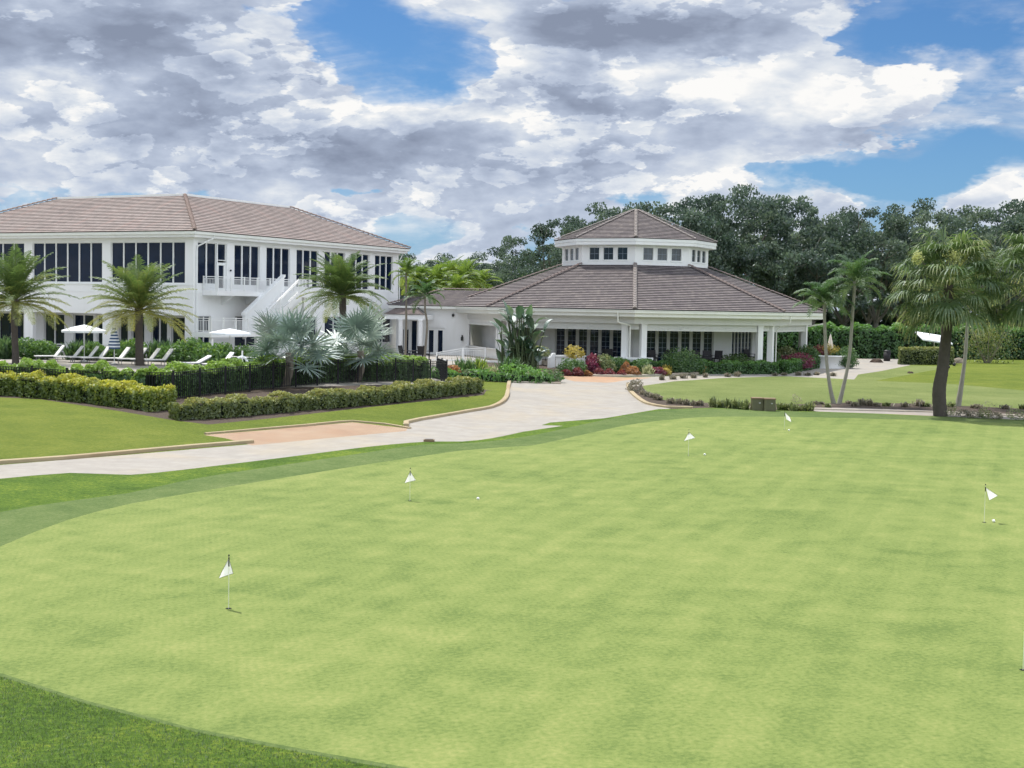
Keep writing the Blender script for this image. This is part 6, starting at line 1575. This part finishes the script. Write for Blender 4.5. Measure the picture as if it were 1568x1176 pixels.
# drain cover in the rough
t = thing('drain_cover', 'small dark drain box set in the rough beside the driveway', 'drain', tuple(gnd(657, 676))); m = MB(); m.box(-.22, .22, -.15, .15, -.02, .09); m.build('drain_body', 'binlid', t, bevel=.015); m = MB(); m.box(-.16, .16, -.10, .10, .092, .10); m.build('grate', 'black', t)

# ------------------------------------------------------------------ flags, holes and balls on the green
def flag(label, px, py, top, shape, yaw=0, w=.19):
    P = gnd(px, py); H = (at_y(px, top, P[1])[2] - P[2]); z = P[2] + .004
    t = thing('hole_flag', label, 'golf flag', (P[0], P[1], z), yaw, 'putting green flags')
    m = MB(); m.tube([(0, 0, -.1), (.0, 0, H)], .0065, 8); m.build('flagstick', 'stick', t)
    m = MB(); m.lathe([(.0, H - .005), (.013, H - .005), (.015, H + .025), (.0, H + .035)], 8); m.build('knob', 'black', t)
    m = MB(); m.lathe([(.0, .002), (.056, .002)], 20); m.build('hole', 'hole', t)
    # cloth: grid between the stick and the free corner(s)
    A, Bq, C_, D_ = [np.array((q[0] * 1.65, q[1] * 1.3), float) for q in shape]   # top at stick, bottom at stick, outer low, outer high  (x, z below top)
    nu, nv = 8, 8; vs = []; 
    def pt(u, v_, e=0.):
        q = (A * (1 - v_) + Bq * v_) * (1 - u) + (D_ * (1 - v_) + C_ * v_) * u; return (q[0], .02 * math.sin(u * 5 + v_ * 2) * u - .012 + .38 * (q[1] - A[1]) * min(1., u * 1.5 + .0), H - q[1])
    for j in range(nv + 1):
        for i in range(nu + 1): vs.append(pt(i / nu, j / nv))
    fs = [(j * (nu + 1) + i, j * (nu + 1) + i + 1, (j + 1) * (nu + 1) + i + 1, (j + 1) * (nu + 1) + i) for j in range(nv) for i in range(nu)]
    m = MB(); m.add(vs, fs, True); c = m.build('flag_cloth', 'flag', t, recalc=False)
    e = MB(); rim = [pt(0, 0), pt(0, .5), pt(0, 1), pt(.25, 1), pt(.5, 1), pt(.75, 1), pt(1, 1), pt(1, .5), pt(1, 0), pt(.5, 0), pt(0, 0)]; e.tube(rim, .0035, 6, False); e.build('black_hem', 'black', c)
    e = MB(); e.tube([(0, 0, H - A[1] + .02), (0, 0, H - Bq[1] * .6)], .012, 8); e.build('sleeve', 'black', t)
    return t
flag('white flag with black hem on the nearest hole at lower left', 350, 932, 852, [(0, .03), (.05, .24), (-.13, .34), (-.09, .24)])
flag('white flag on the hole in the left middle of the green', 627.5, 767, 718, [(0, .06), (.10, .25), (-.10, .33), (-.06, .22)])
flag('small white flag on the far hole at centre right', 1054, 698, 659, [(0, .06), (.15, .22), (-.10, .33), (-.05, .2)])
flag('farthest white flag, with black sleeve, below the utility boxes', 1201, 657.5, 630, [(0, .04), (.05, .30), (.22, .40), (.16, .22)])
flag('white flag blown right on the hole near the right edge', 1507, 800, 743, [(0, .05), (.04, .22), (.10, .33), (.22, .22)])
flag('flag with black sleeve cut off by the right edge of the picture', 1566.5, 1026, 932, [(0, .05), (.03, .22), (.12, .34), (.24, .22)])
for px, py, lb in ((732, 765.5, 'white golf ball lying alone in the left middle of the green'), (1521.5, 800, 'white golf ball just right of the hole near the right edge'), (1079, 697.5, 'white golf ball right of the far centre hole'), (1208, 660, 'white golf ball beside the farthest hole')):
    P = gnd(px, py); t = MB(); t.lathe([(.0425 * math.sin(a), .0425 - .0425 * math.cos(a)) for a in np.linspace(0, PI, 13)], 18); o = t.build('golf_ball', 'ball', loc=tuple(P)); tag(o, lb, 'golf ball', 'golf balls')

# short rough grass at the near left edge of the green, as real blades
def rough_blades():
    r = np.random.default_rng(3); n = 90000
    x = r.uniform(-9.5, .5, n); y = r.uniform(14., 22.5, n)
    edge = G((-200, 955), (-100, 998), (0, 1034), (130, 1076), (300, 1120), (480, 1155), (640, 1183), (800, 1214)); ex = np.array([e[0] for e in edge]); ey = np.array([e[1] for e in edge])
    o = np.argsort(ex); k = y < np.interp(x, ex[o], ey[o]) - .02; x, y = x[k], y[k]; n = len(x); z = T(x, y)
    a = r.random(n) * 2 * PI; L = r.uniform(.015, .035, n); w = .004
    b = np.stack([x, y, z], 1); s_ = np.stack([np.cos(a) * w, np.sin(a) * w, a * 0], 1); t = b + np.stack([r.normal(size=n) * .014, r.normal(size=n) * .014, L], 1)
    quadmesh('rough_grass', np.stack([b - s_, b + s_, t + s_ * .3, t - s_ * .3], 1), np.clip(.45 + r.normal(size=n) * .2, 0, 1), 'turfblade')['kind'] = 'stuff'
leafm('turfblade', (0.035, 0.07, 0.012), (0.07, 0.115, 0.024), (0.16, 0.2, 0.05), trans=.35, posscale=1.5)
rough_blades()
